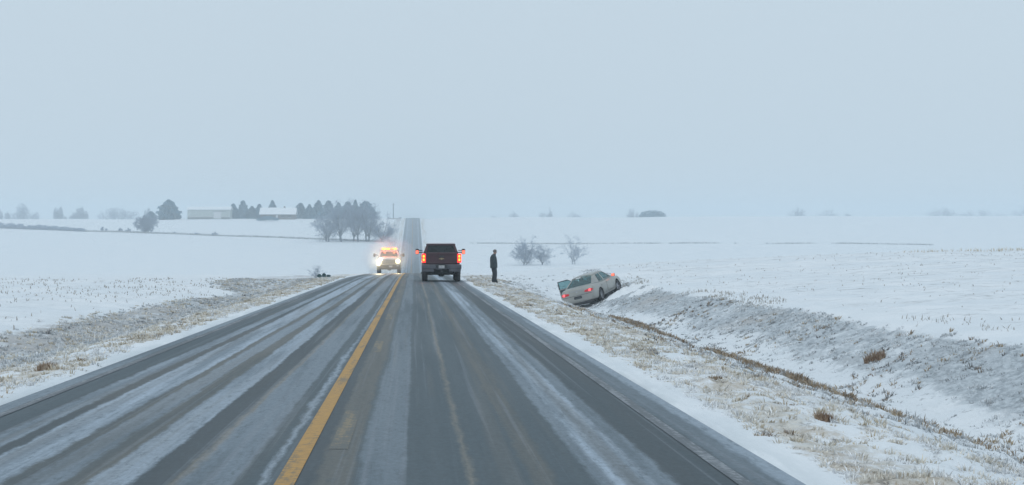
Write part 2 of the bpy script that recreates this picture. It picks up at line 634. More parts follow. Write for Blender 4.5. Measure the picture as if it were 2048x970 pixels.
def glazed(qname, q, ins, paint, glass, parent, thick=0.03, frame_name='window_frame', pane_parent=None, bow=0.0):
    """a four-cornered opening: a painted ring and a pane set in it. ins=(left,right,bottom,top) fractions"""
    n = (Vector(q[1]) - Vector(q[0])).cross(Vector(q[3]) - Vector(q[0])).normalized()
    l, r_, b, t = ins
    inner = [quad_pt(q, l, b), quad_pt(q, 1 - r_, b), quad_pt(q, 1 - r_, 1 - t), quad_pt(q, l, 1 - t)]
    V = [Vector(v) for v in q] + [Vector(v) for v in inner]
    V += [v - n * thick for v in V]
    Fc = []
    for i in range(4):
        j = (i + 1) % 4
        Fc += [(i, j, 4 + j, 4 + i), (8 + i, 12 + i, 12 + j, 8 + j), (4 + i, 4 + j, 12 + j, 12 + i), (i, 8 + i, 8 + j, j)]
    fr = mesh_obj(frame_name, V, Fc, paint, parent)
    # pane, slightly sunk and gently bowed
    PV, PF = [], []
    k = 6
    for j in range(k + 1):
        for i in range(k + 1):
            u, v = i / k, j / k
            p_ = Vector(quad_pt(inner, u, v)) - n * (thick * 0.45) + n * (bow * 4 * u * (1 - u))
            PV.append(p_)
    for j in range(k):
        for i in range(k):
            a = j * (k + 1) + i
            PF.append((a, a + 1, a + k + 2, a + k + 1))
    mesh_obj(qname, PV, PF, glass, pane_parent or fr, True)
    return fr

# ================================================================== terrain functions
KN = [(-80, 1.584), (0, 0.0), (96, -1.90), (103, -2.06), (120, -2.52), (146, -3.22), (165, -4.05), (200, -5.7), (280, -9.1), (350, -11.0), (400, -11.2),
      (480, -10.0), (560, -7.5), (680, -2.5), (760, 1.2), (800, 2.5), (840, 2.9), (900, 2.1), (1200, -3.0), (1800, -5.0), (3200, -5.0)]
_py = np.arange(-80.0, 3200.0, 1.0)
_pz = np.interp(_py, [k[0] for k in KN], [k[1] for k in KN])
def _gs(z, sg):
    h = int(sg * 4)
    k = np.exp(-0.5 * (np.arange(-h, h + 1) / sg) ** 2)
    k /= k.sum()
    zp = np.concatenate([z[0] + (z[1] - z[0]) * np.arange(-h, 0), z, np.full(h, z[-1])])
    return np.convolve(zp, k, 'valid')
_s1, _s2 = _gs(_pz, 6.0), _gs(_pz, 24.0)
_w = np.clip((_py - 170) / 90, 0, 1)
_pz = _s1 * (1 - _w) + _s2 * _w

def prof(y):
    return np.interp(y, _py, _pz)

def sst(a, b, x):
    t = np.clip((x - a) / (b - a), 0, 1)
    return t * t * (3 - 2 * t)

def hash2(i, j, s):
    h = (i.astype(np.int64) * 374761393 + j.astype(np.int64) * 668265263 + s * 974634777) & 0x7fffffff
    h = (h ^ (h >> 13)) * 1274126177 & 0x7fffffff
    h = h ^ (h >> 16)
    return (h & 0xffff) / 65535.0

def vnoise(x, y, s=0):
    x = np.asarray(x, float)
    y = np.asarray(y, float)
    i, j = np.floor(x), np.floor(y)
    fx, fy = x - i, y - j
    fx, fy = fx * fx * (3 - 2 * fx), fy * fy * (3 - 2 * fy)
    a, b = hash2(i, j, s), hash2(i + 1, j, s)
    c, d = hash2(i, j + 1, s), hash2(i + 1, j + 1, s)
    return (a * (1 - fx) + b * fx) * (1 - fy) + (c * (1 - fx) + d * fx) * fy

def fbm(x, y, s=0, o=3):
    t, a, n = 0, 1.0, 0
    for k in range(o):
        t = t + a * vnoise(x * 2 ** k, y * 2 ** k, s + k)
        n += a
        a *= 0.5
    return t / n

PAVE = 3.5
CROWN = 0.02
RX = [0, 3.5, 3.9, 5.3, 8.0, 8.25, 9.2, 9.9, 12.5, 13.2, 22, 45, 3000]
RZ = [0, 0, 0.0, -0.10, -0.86, -1.0, -1.28, -1.25, -0.20, -0.08, 0.38, 1.5, 1.5]
LX = [0, 3.5, 3.9, 5.0, 7.6, 8.3, 10.5, 14, 60, 3000]
LZ = [0, 0, 0.0, -0.12, -0.72, -0.70, -0.42, -0.28, -0.05, -0.05]

def lat(x, y):
    """height of the land beside the road, relative to the road's edge"""
    wob = (fbm(y * 0.11, x * 0 + 3.3, 5) - 0.5)
    xr = x + np.where(np.abs(x) > 5, wob * 0.55, 0)
    r = np.interp(xr, RX, RZ)
    flat = np.interp(x, [0, 4.5, 6.5, 13, 20, 35, 60, 3000], [0, 0, 0.10, 0.62, 1.05, 1.65, 1.9, 1.9])
    k = sst(84, 108, y)
    r = r * (1 - k) + flat * k
    # the cut fades again past the crest; a shallow ditch follows the road on
    far = np.interp(x, [0, 4.5, 7.5, 9, 12, 20, 3000], [0, -0.05, -0.5, -0.5, 0.0, 0.25, 0.25])
    k2 = sst(112, 190, y)
    r = r * (1 - k2) + far * k2
    l = np.interp(-xr, LX, LZ)
    kl = sst(85, 108, y)
    l = l * (1 - 0.75 * kl)
    z = np.where(x >= 0, r, l)
    z = z + np.clip(x * 0.0028, -1.0, 1.2) * sst(450, 800, y)
    return z

def road_z(x, y):
    return prof(y) - CROWN * np.abs(x)

def ground_z(x, y):
    ax = np.abs(x)
    base = prof(y) - CROWN * PAVE + lat(x, y)
    off = sst(4.0, 6.0, ax)
    near = np.exp(-np.maximum(y, 0) / 220.0)
    b = (fbm(x * 0.9, y * 0.55, 11) - 0.5) * 0.16 + (fbm(x * 3.1, y * 2.2, 21, 3) - 0.5) * 0.20
    b = b * (0.35 + 0.65 * sst(3.7, 4.6, ax)) * near
    roll = (fbm(x * 0.02, y * 0.02, 31) - 0.5) * 1.2 * sst(16, 90, ax) * sst(120, 300, y)
    z = base + b * sst(3.45, 4.2, ax) + roll
    # under and along the pavement: the sheet dips below the asphalt with a ragged snow edge
    e = 3.42 + (fbm(y * 0.35, x * 0 + np.sign(x) * 7, 41, 3) - 0.5) * 0.20
    rz = prof(y) - CROWN * ax
    edge = -0.09 + 0.115 * sst(e - 0.12, e + 0.22, ax)
    k = sst(3.6, 4.0, ax)
    return np.where(ax < 4.0, (rz + edge) * (1 - k) + (z + 0.02) * k, z + 0.02 * (1 - off))

def gz(x, y):
    return float(ground_z(np.array([x], float), np.array([y], float))[0])

# ------------------------------------------------------------------ ground sheet
def axis_x():
    a = list(np.arange(0, 3.2, 0.4)) + list(np.arange(3.2, 14.5, 0.12))
    v = a[-1]
    st = 0.25
    while v < 2500:
        v += st
        st = min(st * 1.07, 140)
        a.append(v)
    a = np.array(a)
    return np.concatenate([-a[::-1][:-1], a])

def axis_y():
    a = list(np.arange(-30, 6, 2.0))
    v, st = 6.0, 0.22
    while v < 130:
        a.append(v)
        st = min(0.16 + max(v - 10, 0) * 0.006, 0.75)
        v += st
    while v < 2600:
        a.append(v)
        st = min(st * 1.035, 45)
        v += st
    a.append(2600)
    return np.array(a)

gx, gy = axis_x(), axis_y()
GX, GY = np.meshgrid(gx, gy)
GZ = ground_z(GX, GY)
V = np.stack([GX.ravel(), GY.ravel(), GZ.ravel()], 1)
nx, ny = len(gx), len(gy)
ii = (np.arange(ny - 1)[:, None] * nx + np.arange(nx - 1)[None, :]).ravel()
Fq = np.stack([ii, ii + 1, ii + nx + 1, ii + nx], 1)
ground = np_mesh('ground', V, Fq, M['ground'])
tag(ground, 'snow covered farmland with roadside ditches and frosted grass verges', kind='structure')

def covers(x, y):
    n1 = fbm(x * 0.35, y * 0.10, 51)
    n2 = fbm(x * 0.12, y * 0.05, 61)
    tanr = sst(3.58, 3.95, x + (n1 - .5) * .5) * (1 - sst(5.2, 7.0, x + (n1 - .5) * 1.6))
    tanl = sst(3.55, 3.95, -x + (n1 - .5) * .6) * (1 - sst(5.0, 6.2, -x + (n1 - .5) * 1.2))
    pt = sst(.30, .66, fbm(x * 0.8, y * 0.22, 55))
    tn = np.maximum(tanr * (0.50 + 0.36 * pt), tanl * (0.54 + 0.30 * pt))
    g = np.zeros_like(x)
    g = np.maximum(g, 0.58 * sst(5.3, 6.2, x) * (1 - sst(7.6, 8.6, x)))
    g = np.maximum(g, 0.45 * sst(8.0, 8.6, x) * (1 - sst(10.4, 11.0, x)))
    nb = (n1 - .5) * 2.4
    g = np.maximum(g, (0.80 + 0.36 * n2) * sst(9.4, 11.4, x + nb) * (1 - sst(12.4, 13.0, x + (n1 - .5) * 1.0)))
    g = np.maximum(g, (0.74 + 0.36 * n2) * sst(5.0, 6.0, -x + nb * .3) * (1 - sst(9.6, 11.0, -x + (n2 - .5) * 6)))
    g = g * np.where(y > 112, 0.85, 1.0)
    kf = sst(84, 108, y) * (x > 0)
    g = np.where(x > 0, g * (1 - 0.45 * kf), g)
    br = sst(7.70, 7.95, x + (n1 - .5) * .35) * (1 - sst(8.35, 8.6, x + (n1 - .5) * .35))
    gate = sst(13, 24, y) * (1 - 0.85 * (sst(38.5, 39.5, y) * (1 - sst(43.5, 44.5, y)))) * (1 - sst(57, 60, y))
    fade = 0.42 + 0.58 * sst(21, 33, y)
    br = br * gate * fade
    stub = sst(12.6, 16, x) * (1 - sst(100, 125, y)) + 0.55 * sst(9, 12, -x) * (1 - sst(95, 115, y)) + 0.15 * sst(120, 160, y) * sst(14, 20, np.abs(x))
    return tn, g, br, np.clip(stub, 0, 1)

tn, gcv, br, stb = covers(GX, GY)
ca = ground.data.color_attributes.new('cover', 'FLOAT_COLOR', 'POINT')
ca.data.foreach_set('color', np.stack([tn.ravel(), gcv.ravel(), br.ravel(), stb.ravel()], 1).astype(np.float32).ravel())

# ------------------------------------------------------------------ road and its markings
def strip(name, x0, x1, y0, y1, lift, mat, parent, nxs=2, step=1.0):
    xs = np.linspace(x0, x1, nxs)
    if x0 < 0 < x1:
        xs = np.sort(np.unique(np.append(xs, 0.0)))
    ys = np.arange(y0, y1 + 1e-6, step)
    if ys[-1] < y1 - 1e-6:
        ys = np.append(ys, y1)
    A, B = np.meshgrid(xs, ys)
    Vv = np.stack([A.ravel(), B.ravel(), (road_z(A, B) + lift).ravel()], 1)
    n, m_ = len(xs), len(ys)
    i = (np.arange(m_ - 1)[:, None] * n + np.arange(n - 1)[None, :]).ravel()
    return np_mesh(name, Vv, np.stack([i, i + 1, i + n + 1, i + n], 1), mat, parent)

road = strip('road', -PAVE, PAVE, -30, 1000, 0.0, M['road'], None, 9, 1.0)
tag(road, 'wet two lane asphalt road with slush streaks running over the hills', kind='structure')
strip('center_line', -0.105, 0.03, -30, 1000, 0.005, M['yellow'], road, 3, 1.0)
for k in range(-1, 9):
    strip('dash', 0.155, 0.30, 12.6 + 12.2 * k, 15.65 + 12.2 * k, 0.0025, M['dash'], road, 3, 0.6)
strip('edge_line', 3.02, 3.13, -30, 1000, 0.005, M['white'], road, 3, 1.0)
strip('edge_line', -3.28, -3.17, -30, 1000, 0.005, M['white'], road, 3, 1.0)

# ================================================================== grass (stuff)
def blades(name, X, Y, h, w, mat, lean=0.6, seed=1, lift=-0.01, zf=None, flat=0.0):
    r = np.random.default_rng(seed)
    n = len(X)
    Z = (ground_z(X, Y) if zf is None else zf(X, Y)) + lift
    a = r.uniform(0, 2 * PI, n)
    b = r.uniform(0, 2 * PI, n)
    le = r.uniform(0.15, 1.0, n) * lean
    dx, dy = np.cos(b) * le * h, np.sin(b) * le * h
    hz = h * np.sqrt(np.maximum(0.05, 1 - np.minimum(le, 0.95) ** 2))
    wx, wy = np.cos(a) * w / 2, np.sin(a) * w / 2
    p0 = np.stack([X - wx, Y - wy, Z], 1)
    p1 = np.stack([X + wx, Y + wy, Z], 1)
    m0 = np.stack([X + dx * .4 + wx * .7, Y + dy * .4 + wy * .7, Z + hz * .62], 1)
    m1 = np.stack([X + dx * .4 - wx * .7, Y + dy * .4 - wy * .7, Z + hz * .62], 1)
    tp = np.stack([X + dx, Y + dy, Z + hz], 1)
    Vv = np.stack([p0, p1, m0, m1, tp], 1).reshape(-1, 3)
    i = np.arange(n) * 5
    Fc = np.concatenate([np.stack([i, i + 1, i + 2], 1), np.stack([i, i + 2, i + 3], 1), np.stack([i + 3, i + 2, i + 4], 1)])
    return np_mesh(name, Vv, Fc, mat, None, False)

def scatter(n, x0, x1, y0, y1, dens, seed, ypow=1.6):
    r = np.random.default_rng(seed)
    X = r.uniform(x0, x1, n)
    Y = y0 + (y1 - y0) * r.uniform(0, 1, n) ** ypow
    keep = r.uniform(0, 1, n) < dens(X, Y)
    return X[keep], Y[keep], r

def clump(X, Y, sx, sy, s, lo, hi):
    return sst(lo, hi, fbm(X * sx, Y * sy, s, 3))

def tint_mat(name):
    m, t, p = new_mat(name)
    at = N(t, 'VertexColor')
    at.layer_name = 'tint'
    tc = N(t, 'TexCoord')
    nz = noise_n(t, tc.outputs['Object'], 30.0, 2, 0.6)
    vm = N(t, 'VectorMath')
    vm.operation = 'SCALE'
    t.links.new(at.outputs[0], vm.inputs[0])
    t.links.new(math_n(t, 'ADD', nz, 0.5), vm.inputs['Scale'])
    t.links.new(vm.outputs[0], p.inputs['Base Color'])
    p.inputs['Roughness'].default_value = 0.9
    p.inputs['Specular IOR Level'].default_value = 0.1
    return m
M['tussock'] = tint_mat('frosted_dead_grass')

def tussocks(name, CX, CY, per, rad, h, pal, wts, seed, frost=0.35, wk=1.0, patchy=True):
    """many small clumps of bent grass: per blades each, coloured clump by clump, paler at the tips"""
    r = np.random.default_rng(seed)
    k = len(CX)
    pal = np.array(pal)
    q = r.uniform(0, 1, k)
    if patchy:
        q = np.clip(0.45 * q + 0.55 * sst(.25, .75, fbm(CX * 1.3, CY * .5, seed, 3)), 0, .999)
    cw = np.cumsum(np.array(wts) / np.sum(wts))
    ci = np.minimum(np.searchsorted(cw, q), len(pal) - 1)
    cr = rad * r.uniform(.5, 1.25, k)
    ch = h * r.uniform(.45, 1.3, k)
    i = np.repeat(np.arange(k), per)
    n = len(i)
    a = r.uniform(0, 2 * PI, n)
    d = np.sqrt(r.uniform(0, 1, n)) * cr[i]
    X, Y = CX[i] + np.cos(a) * d, CY[i] + np.sin(a) * d
    Z = ground_z(X, Y) - 0.012
    le = np.clip(0.25 + 0.75 * d / rad + r.normal(0, .2, n), 0.05, .97)
    b = a + r.normal(0, .6, n)
    hh = ch[i] * r.uniform(.5, 1.1, n)
    dx, dy, hz = np.cos(b) * le * hh, np.sin(b) * le * hh, hh * np.sqrt(1 - le ** 2)
    w = (0.006 + Y * 0.00042) * wk * r.uniform(.7, 1.5, n)
    o = r.uniform(0, 2 * PI, n)
    wx, wy = np.cos(o) * w / 2, np.sin(o) * w / 2
    V = np.stack([np.stack([X - wx, Y - wy, Z], 1), np.stack([X + wx, Y + wy, Z], 1), np.stack([X + dx * .45 + wx * .8, Y + dy * .45 + wy * .8, Z + hz * .65], 1),
                  np.stack([X + dx * .45 - wx * .8, Y + dy * .45 - wy * .8, Z + hz * .65], 1), np.stack([X + dx, Y + dy, Z + hz * .95], 1)], 1).reshape(-1, 3)
    j = np.arange(n) * 5
    Fc = np.concatenate([np.stack([j, j + 1, j + 2], 1), np.stack([j, j + 2, j + 3], 1), np.stack([j + 3, j + 2, j + 4], 1)])
    ob = np_mesh(name, V, Fc, M['tussock'], None, False)
    c = pal[ci][i] * r.uniform(.75, 1.25, n)[:, None]
    fr = np.array([.80, .82, .84])
    f = np.clip(frost + r.normal(0, .18, n), 0, .9)[:, None]
    C = np.stack([c * .8, c * .8, c * (1 - f * .6) + fr * f * .6, c * (1 - f * .6) + fr * f * .6, c * (1 - f) + fr * f], 1).reshape(-1, 3)
    C = np.concatenate([np.clip(C, 0, .9), np.ones((len(C), 1))], 1).astype(np.float32)
    ca_ = ob.data.color_attributes.new('tint', 'FLOAT_COLOR', 'POINT')
    ca_.data.foreach_set('color', C.ravel())
    return ob

WHITE, PALE, STRAW, TAN, BRN, DRK, GRY, COOL = (.76, .77, .78), (.66, .61, .52), (.52, .44, .31), (.40, .31, .20), (.25, .175, .11), (.15, .145, .14), (.42, .44, .455), (.56, .59, .61)
X, Y, r = scatter(15000, 3.62, 6.6, 8.5, 108, lambda x, y: sst(.22, .75, covers(x, y)[0]) * (0.35 + .65 * clump(x, y, 1.1, .5, 71, .36, .62)), 1, 1.5)
g = tussocks('verge_grass', X, Y, 16, 0.075, 0.075, [WHITE, PALE, STRAW, TAN, BRN, DRK], [4.2, 2.8, 1.9, 1.0, .6, .8], 2, 0.54)
tag(g, 'straw coloured frosty grass along the right hand road shoulder', 'grass', kind='stuff')
X, Y, r = scatter(12000, -6.4, -3.62, 12, 108, lambda x, y: sst(.15, .7, covers(x, y)[0]) * (0.3 + .7 * clump(x, y, 1.1, .5, 72, .38, .64)), 3, 1.4)
g = tussocks('verge_grass', X, Y, 15, 0.075, 0.080, [WHITE, PALE, STRAW, TAN, GRY, DRK], [3.0, 2.6, 1.8, 1.0, .8, .6], 4, 0.45)
tag(g, 'straw coloured frosty grass along the left hand road shoulder', 'grass', kind='stuff')
X, Y, r = scatter(16000, 5.2, 13.2, 14, 104, lambda x, y: sst(.15, .9, covers(x, y)[1]) * (0.25 + .75 * clump(x, y, .7, .3, 73, .36, .62)), 5, 1.3)
g = tussocks('ditch_grass', X, Y, 11, 0.10, 0.085, [WHITE, COOL, GRY, TAN, DRK], [2.6, 3.2, 2.8, .6, .7], 6, 0.40, 1.2)
tag(g, 'grey frosted grass on the bank of the right hand ditch', 'grass', kind='stuff')
X, Y, r = scatter(14000, -12, -4.8, 20, 108, lambda x, y: sst(.15, .9, covers(x, y)[1]) * (0.25 + .75 * clump(x, y, .7, .3, 74, .36, .62)), 7, 1.2)
g = tussocks('ditch_grass', X, Y, 11, 0.10, 0.10, [WHITE, PALE, COOL, GRY, STRAW, DRK], [1.6, 2.2, 2.0, 2.2, 1.4, .7], 8, 0.35, 1.2)
tag(g, 'grey brown frosted grass filling the left hand ditch', 'grass', kind='stuff')
X, Y, r = scatter(14000, 7.45, 8.65, 17, 60, lambda x, y: sst(.30, .85, covers(x, y)[2]), 9, 1.0)
g = tussocks('ditch_edge_grass', X, Y, 12, 0.08, 0.17, [TAN, (.33, .25, .17), BRN, GRY], [2, 3, 2, 1], 10, 0.08, 1.1, False)
tag(g, 'bare brown strip of grass running along the bottom of the right slope', 'grass', kind='stuff')
# stray dark weeds and straw through the ditch bottom and inslope
X, Y, r = scatter(5200, 5.4, 12.5, 14, 70, lambda x, y: clump(x, y, .35, .25, 79, .46, .66), 23, 1.3)
g = tussocks('ditch_weeds', X, Y, 9, 0.06, 0.11, [DRK, BRN, TAN, GRY], [2, 1, 1.2, 2], 24, 0.2, 1.0)
tag(g, 'scattered dark weeds poking through the snow of the right ditch', 'weeds', kind='stuff')
X, Y, r = scatter(9000, -42, -9, 30, 108, lambda x, y: clump(x, y, .5, .9, 75, .40, .62) * (0.35 + .65 * sst(48, 80, y)), 11, 0.9)
g = blades('field_stubble', X, Y, r.uniform(.05, .17, len(X)), 0.015 + Y * 0.0005, M['stubble'], 0.8, 12)
tag(g, 'corn stubble poking through the snow of the left field', 'stubble', kind='stuff')
X, Y, r = scatter(5000, 13.2, 48, 32, 112, lambda x, y: clump(x, y, .25, 1.1, 76, .45, .65), 13, 0.9)
g = blades('field_stubble', X, Y, r.uniform(.04, .12, len(X)), 0.02 + Y * 0.0004, M['stubble'], 0.9, 14)
tag(g, 'sparse stubble rows in the snow of the right field', 'stubble', kind='stuff')
X, Y, r = scatter(3500, 12.2, 13.6, 25, 100, lambda x, y: clump(x, y, .4, .16, 77, .50, .66), 15, 1.0)
g = blades('bank_grass', X, Y, r.uniform(.06, .16, len(X)), 0.010 + Y * 0.00035, M['stubble'], 0.9, 16)
tag(g, 'taller tan grass along the top of the right bank', 'grass', kind='stuff')
# tan weedy patch at the far edge of the right field
X, Y, r = scatter(2200, 33, 50, 96, 112, lambda x, y: sst(.0, .5, 1 - np.abs((y - 104) + (x - 38) * .35) / 3.0) * clump(x, y, .3, .3, 78, .3, .6), 17, 1.0)
g = blades('weed_patch', X, Y, r.uniform(.10, .3, len(X)), 0.05 + Y * 0, M['straw'], 0.7, 18)
tag(g, 'tan weed patch at the far right edge of the field', 'grass', kind='stuff')

def line_pts(p0, p1, n, wid, seed):
    r = np.random.default_rng(seed)
    t = r.uniform(0, 1, n)
    X = p0[0] + (p1[0] - p0[0]) * t
    Y = p0[1] + (p1[1] - p0[1]) * t + r.normal(0, wid, n)
    return X, Y, r
X, Y, r = line_pts((-10, 588), (-185, 704), 5200, 0.5, 19)
g = blades('fence_row_grass', X, Y, r.uniform(.35, .9, len(X)), np.full(len(X), .28), M['frost'], 0.6, 20)
tag(g, 'thin line of dead grass along the far left field boundary', 'grass', kind='stuff')
X, Y, r = line_pts((20, 571), (182, 556), 5200, 0.5, 21)
_k = fbm(X * .09, X * 0, 22) + r.uniform(-.22, .22, len(X)) > .42
X, Y = X[_k], Y[_k]
g = blades('fence_row_grass', X, Y, r.uniform(.25, .65, len(X)), np.full(len(X), .24), M['frost'], 0.6, 22)
tag(g, 'thin dark line of dead grass across the far right hillside', 'grass', kind='stuff')

def tuft(x, y, rad, h, n, mat, label, seed, width=0.012):
    r = np.random.default_rng(seed)
    a = r.uniform(0, 2 * PI, n)
    q = np.sqrt(r.uniform(0, 1, n)) * rad
    X, Y = x + np.cos(a) * q, y + np.sin(a) * q * 0.8
    o = blades('grass_tuft', X, Y, h * r.uniform(.45, 1.0, n) * (1.1 - .5 * q / rad), np.full(n, width), mat, 0.75, seed + 1)
    tag(o, label, 'grass tuft', 'grass tufts beside the road')
tuft(11.0, 35.2, 0.24, 0.34, 420, M['russet'], 'russet brown grass tuft alone on the snow of the right ditch bank', 101, 0.02)
tuft(-4.25, 22.6, 0.15, 0.17, 260, M['russet'], 'rusty grass tuft at the left road edge, larger of two side by side', 103)
tuft(-4.22, 24.6, 0.10, 0.12, 160, M['brown'], 'small brown grass tuft just beyond the rusty tuft at left road edge', 105)
tuft(4.75, 15.3, 0.09, 0.13, 200, M['russet'], 'reddish brown grass tuft on the right shoulder nearest the camera', 107)
tuft(4.65, 20.2, 0.13, 0.10, 240, M['brown'], 'dark brown matted tuft in the straw verge on the right', 109)

# ================================================================== trees
def bare_tree(name, loc, h, rad, spread, seed, label, group=None, limbs=6, kids=(9, 7, 5), twigw=0.05, fork=0.25, stems=1, cat='tree'):
    """leafless tree: a short trunk (or several stems) forking into limbs that fan out to a rounded crown of twigs"""
    rnd = random.Random(seed)
    root = empty(name, loc)
    TV, TF, CV, CF = [], [], [], []
    def grow(p, d, L, r0, lev, n, bend):
        pts, rr = [p.copy()], [r0]
        q, dd = p.copy(), d.copy()
        for i in range(n):
            dd = (dd + Vector((rnd.uniform(-1, 1), rnd.uniform(-1, 1), rnd.uniform(-.6, .8))) * bend).normalized()
            q = q + dd * (L / n)
            pts.append(q.copy())
            rr.append(max(r0 * (1 - 0.78 * (i + 1) / n), twigw * .4))
        return pts, rr, dd
    def twigs(pts, rr, dd, L, lev):
        n = len(pts) - 1
        for k in range(kids[lev]):
            f = rnd.uniform(.18, 1.0)
            i = min(int(f * n), n - 1)
            pp = pts[i].lerp(pts[i + 1], f * n - i)
            loc_d = (pts[i + 1] - pts[i]).normalized()
            side = Vector((rnd.gauss(0, 1), rnd.gauss(0, 1), rnd.gauss(.15, .8))).normalized()
            nd = (loc_d * .55 + side * .95).normalized()
            l2 = L * rnd.uniform(.34, .60) * (1.1 - .4 * f)
            p2, r2, d2 = grow(pp, nd, l2, max(rr[i] * .55, twigw * .5), lev + 1, 3, 0.28)
            tube(CV, CF, p2, r2, 3)
            if lev + 1 < len(kids):
                twigs(p2, r2, d2, l2, lev + 1)
    for st in range(stems):
        off = Vector((0, 0, -.3)) if stems == 1 else Vector((rnd.uniform(-1, 1) * h * .12, rnd.uniform(-1, 1) * h * .10, -.3))
        tp, tr, td = grow(off, Vector((rnd.uniform(-.15, .15), rnd.uniform(-.12, .12), 1)).normalized(), h * fork + .3, rad, 0, 4, .06)
        tube(TV, TF, tp, [rad * (1.15 - .3 * i / 4) for i in range(5)], 7)
        for k in range(limbs):
            a = 2 * PI * (k + rnd.uniform(-.3, .3)) / limbs
            tilt = rnd.uniform(.12, .95) * spread
            d = Vector((math.cos(a) * math.sin(tilt), math.sin(a) * math.sin(tilt), math.cos(tilt)))
            f = rnd.uniform(.55, 1.0)
            p = tp[2].lerp(tp[4], max(0, (f - .5) * 2))
            L = h * (1 - fork) * rnd.uniform(.78, 1.04) * (1 - .22 * math.sin(tilt))
            pts, rr, dd = grow(p, d, L, rad * rnd.uniform(.42, .62), 1, 6, .13)
            tube(TV, TF, pts, rr, 5)
            twigs(pts, rr, dd, L, 0)
    mesh_obj('trunk', TV, TF, M['bark'], root, True)
    mesh_obj('crown', CV, CF, M['twig'], root, True)
    tag(root, label, cat, group)
    return root

def cloud_tris(n, shape, size, r, droop=0.0):
    """n leaf/needle clumps (one triangle each) at points from shape(r, n)"""
    P = shape(r, n)
    a = r.normal(0, 1, (n, 3))
    b = r.normal(0, 1, (n, 3))
    a /= np.linalg.norm(a, axis=1)[:, None]
    b /= np.linalg.norm(b, axis=1)[:, None]
    s = size * r.uniform(.5, 1.3, n)[:, None]
    Vv = np.stack([P - a * s * .6, P + a * s * .6, P + b * s + np.array([0, 0, -droop]) * s], 1).reshape(-1, 3)
    i = np.arange(n) * 3
    return Vv, np.stack([i, i + 1, i + 2], 1)

def conifer_shape(h, w, low=0.08, power=0.9):
    def f(r, n):
        t = r.uniform(0, 1, n) ** 1.25                      # more foliage low down
        lay = np.floor(t * 9) / 9 + r.uniform(0, .11, n) * 0.9
        t = np.clip(0.5 * t + 0.5 * lay, 0, .99)
        a = r.uniform(0, 2 * PI, n)
        env = (1 - t ** 2.0) ** 0.8 * (0.72 + 0.28 * np.minimum(t / .25, 1)) if power < 0.5 else (1 - t) ** power
        ph = r.uniform(0, 6.28, 4)
        lump = 1 + 0.16 * np.sin(3 * a + ph[0] + 9 * t) + 0.13 * np.sin(5 * a + ph[1] - 17 * t) + 0.12 * np.sin(23 * t + ph[2] + 2 * a)
        R_ = w / 2 * env * (0.5 + 0.5 * r.uniform(0, 1, n) ** .4) * lump
        return np.stack([np.cos(a) * R_, np.sin(a) * R_, h * (low + (1 - low) * t)], 1)
    return f

_con = {}
def conifer(x, y, h, w, label, group, var=0, power=0.9, low=0.06, cat='tree', name='conifer_tree', n=2600, zo=0.0):
    key = (var, power, low, n)
    if key not in _con:
        r = np.random.default_rng(300 + var)
        Vv, Ff = cloud_tris(n, conifer_shape(1.0, 1.0, low, power), 0.075, r, 0.5)
        crown = np_mesh('crown', Vv, Ff, M['needle'], None, False)
        TV, TF = [], []
        tube(TV, TF, [Vector((0, 0, -.04)), Vector((.01, 0, .5)), Vector((0, 0, .95))], [.03, .02, .005], 6)
        trunk = mesh_obj('trunk', TV, TF, M['bark'], None, True)
        _con[key] = [crown, trunk, True]
    crown, trunk, first = _con[key]
    root = empty(name, (x, y, gz(x, y) + zo))
    root.scale = (w, w, h)
    root.rotation_euler[2] = (x * 12.9898) % 6.28
    for src in (trunk, crown):
        c = src if first else src.copy()
        if not first:
            COL.objects.link(c)
        c.parent = root
    _con[key][2] = False
    tag(root, label, cat, group)
    return root

def lobes_shape(lobes):
    def f(r, n):
        wts = np.array([l[3] * l[4] for l in lobes])
        idx = r.choice(len(lobes), n, p=wts / wts.sum())
        d = r.normal(0, 1, (n, 3))
        d /= np.linalg.norm(d, axis=1)[:, None]
        q = r.uniform(0, 1, n) ** .38
        L = np.array(lobes)[idx]
        rad = np.stack([L[:, 3], L[:, 3], L[:, 4]], 1)
        P = L[:, :3] + d * rad * q[:, None]
        P[:, 2] = np.maximum(P[:, 2], 0.05)
        return P
    return f

def mass_tree(name, x, y, w, h, label, group, seed, n=2600, size=0.5, trunk=True, cat='tree', mat='brush', zo=0.0, dome=False, nl=7):
    """a dense leafless crown seen far away: many twig clumps in uneven lobes round real limbs"""
    r = np.random.default_rng(seed)
    root = empty(name, (x, y, gz(x, y) + zo))
    lobes = []
    if dome:
        lobes = [(0, 0, h * .35, w * .5, h * .62), (-w * .2, 0, h * .35, w * .32, h * .5), (w * .2, 0, h * .35, w * .32, h * .52)]
    else:
        for k in range(nl):
            f = (k + .5) / nl - .5
            top = h * (1 - 1.9 * f * f) * r.uniform(.62, 1.0)
            lobes.append((f * w * .86 + r.normal(0, w * .05), r.normal(0, w * .1), top * .56, w * r.uniform(.10, .20), top * r.uniform(.40, .46)))
    Vv, Ff = cloud_tris(n, lobes_shape(lobes), size, r)
    Vv[:, 2] = np.maximum(Vv[:, 2], 0.02)
    TV, TF = [], []
    for l in lobes:
        tube(TV, TF, [Vector((l[0] * .15, 0, -.3)), Vector((l[0] * .5, l[1] * .5, l[2] * .5)), Vector((l[0], l[1], l[2] + l[4] * .5))], [h * .02, h * .014, h * .004], 5)
    mesh_obj('trunk', TV, TF, M['bark'], root, True)
    np_mesh('crown', Vv, Ff, M[mat], root, False)
    tag(root, label, cat, group)
    return root

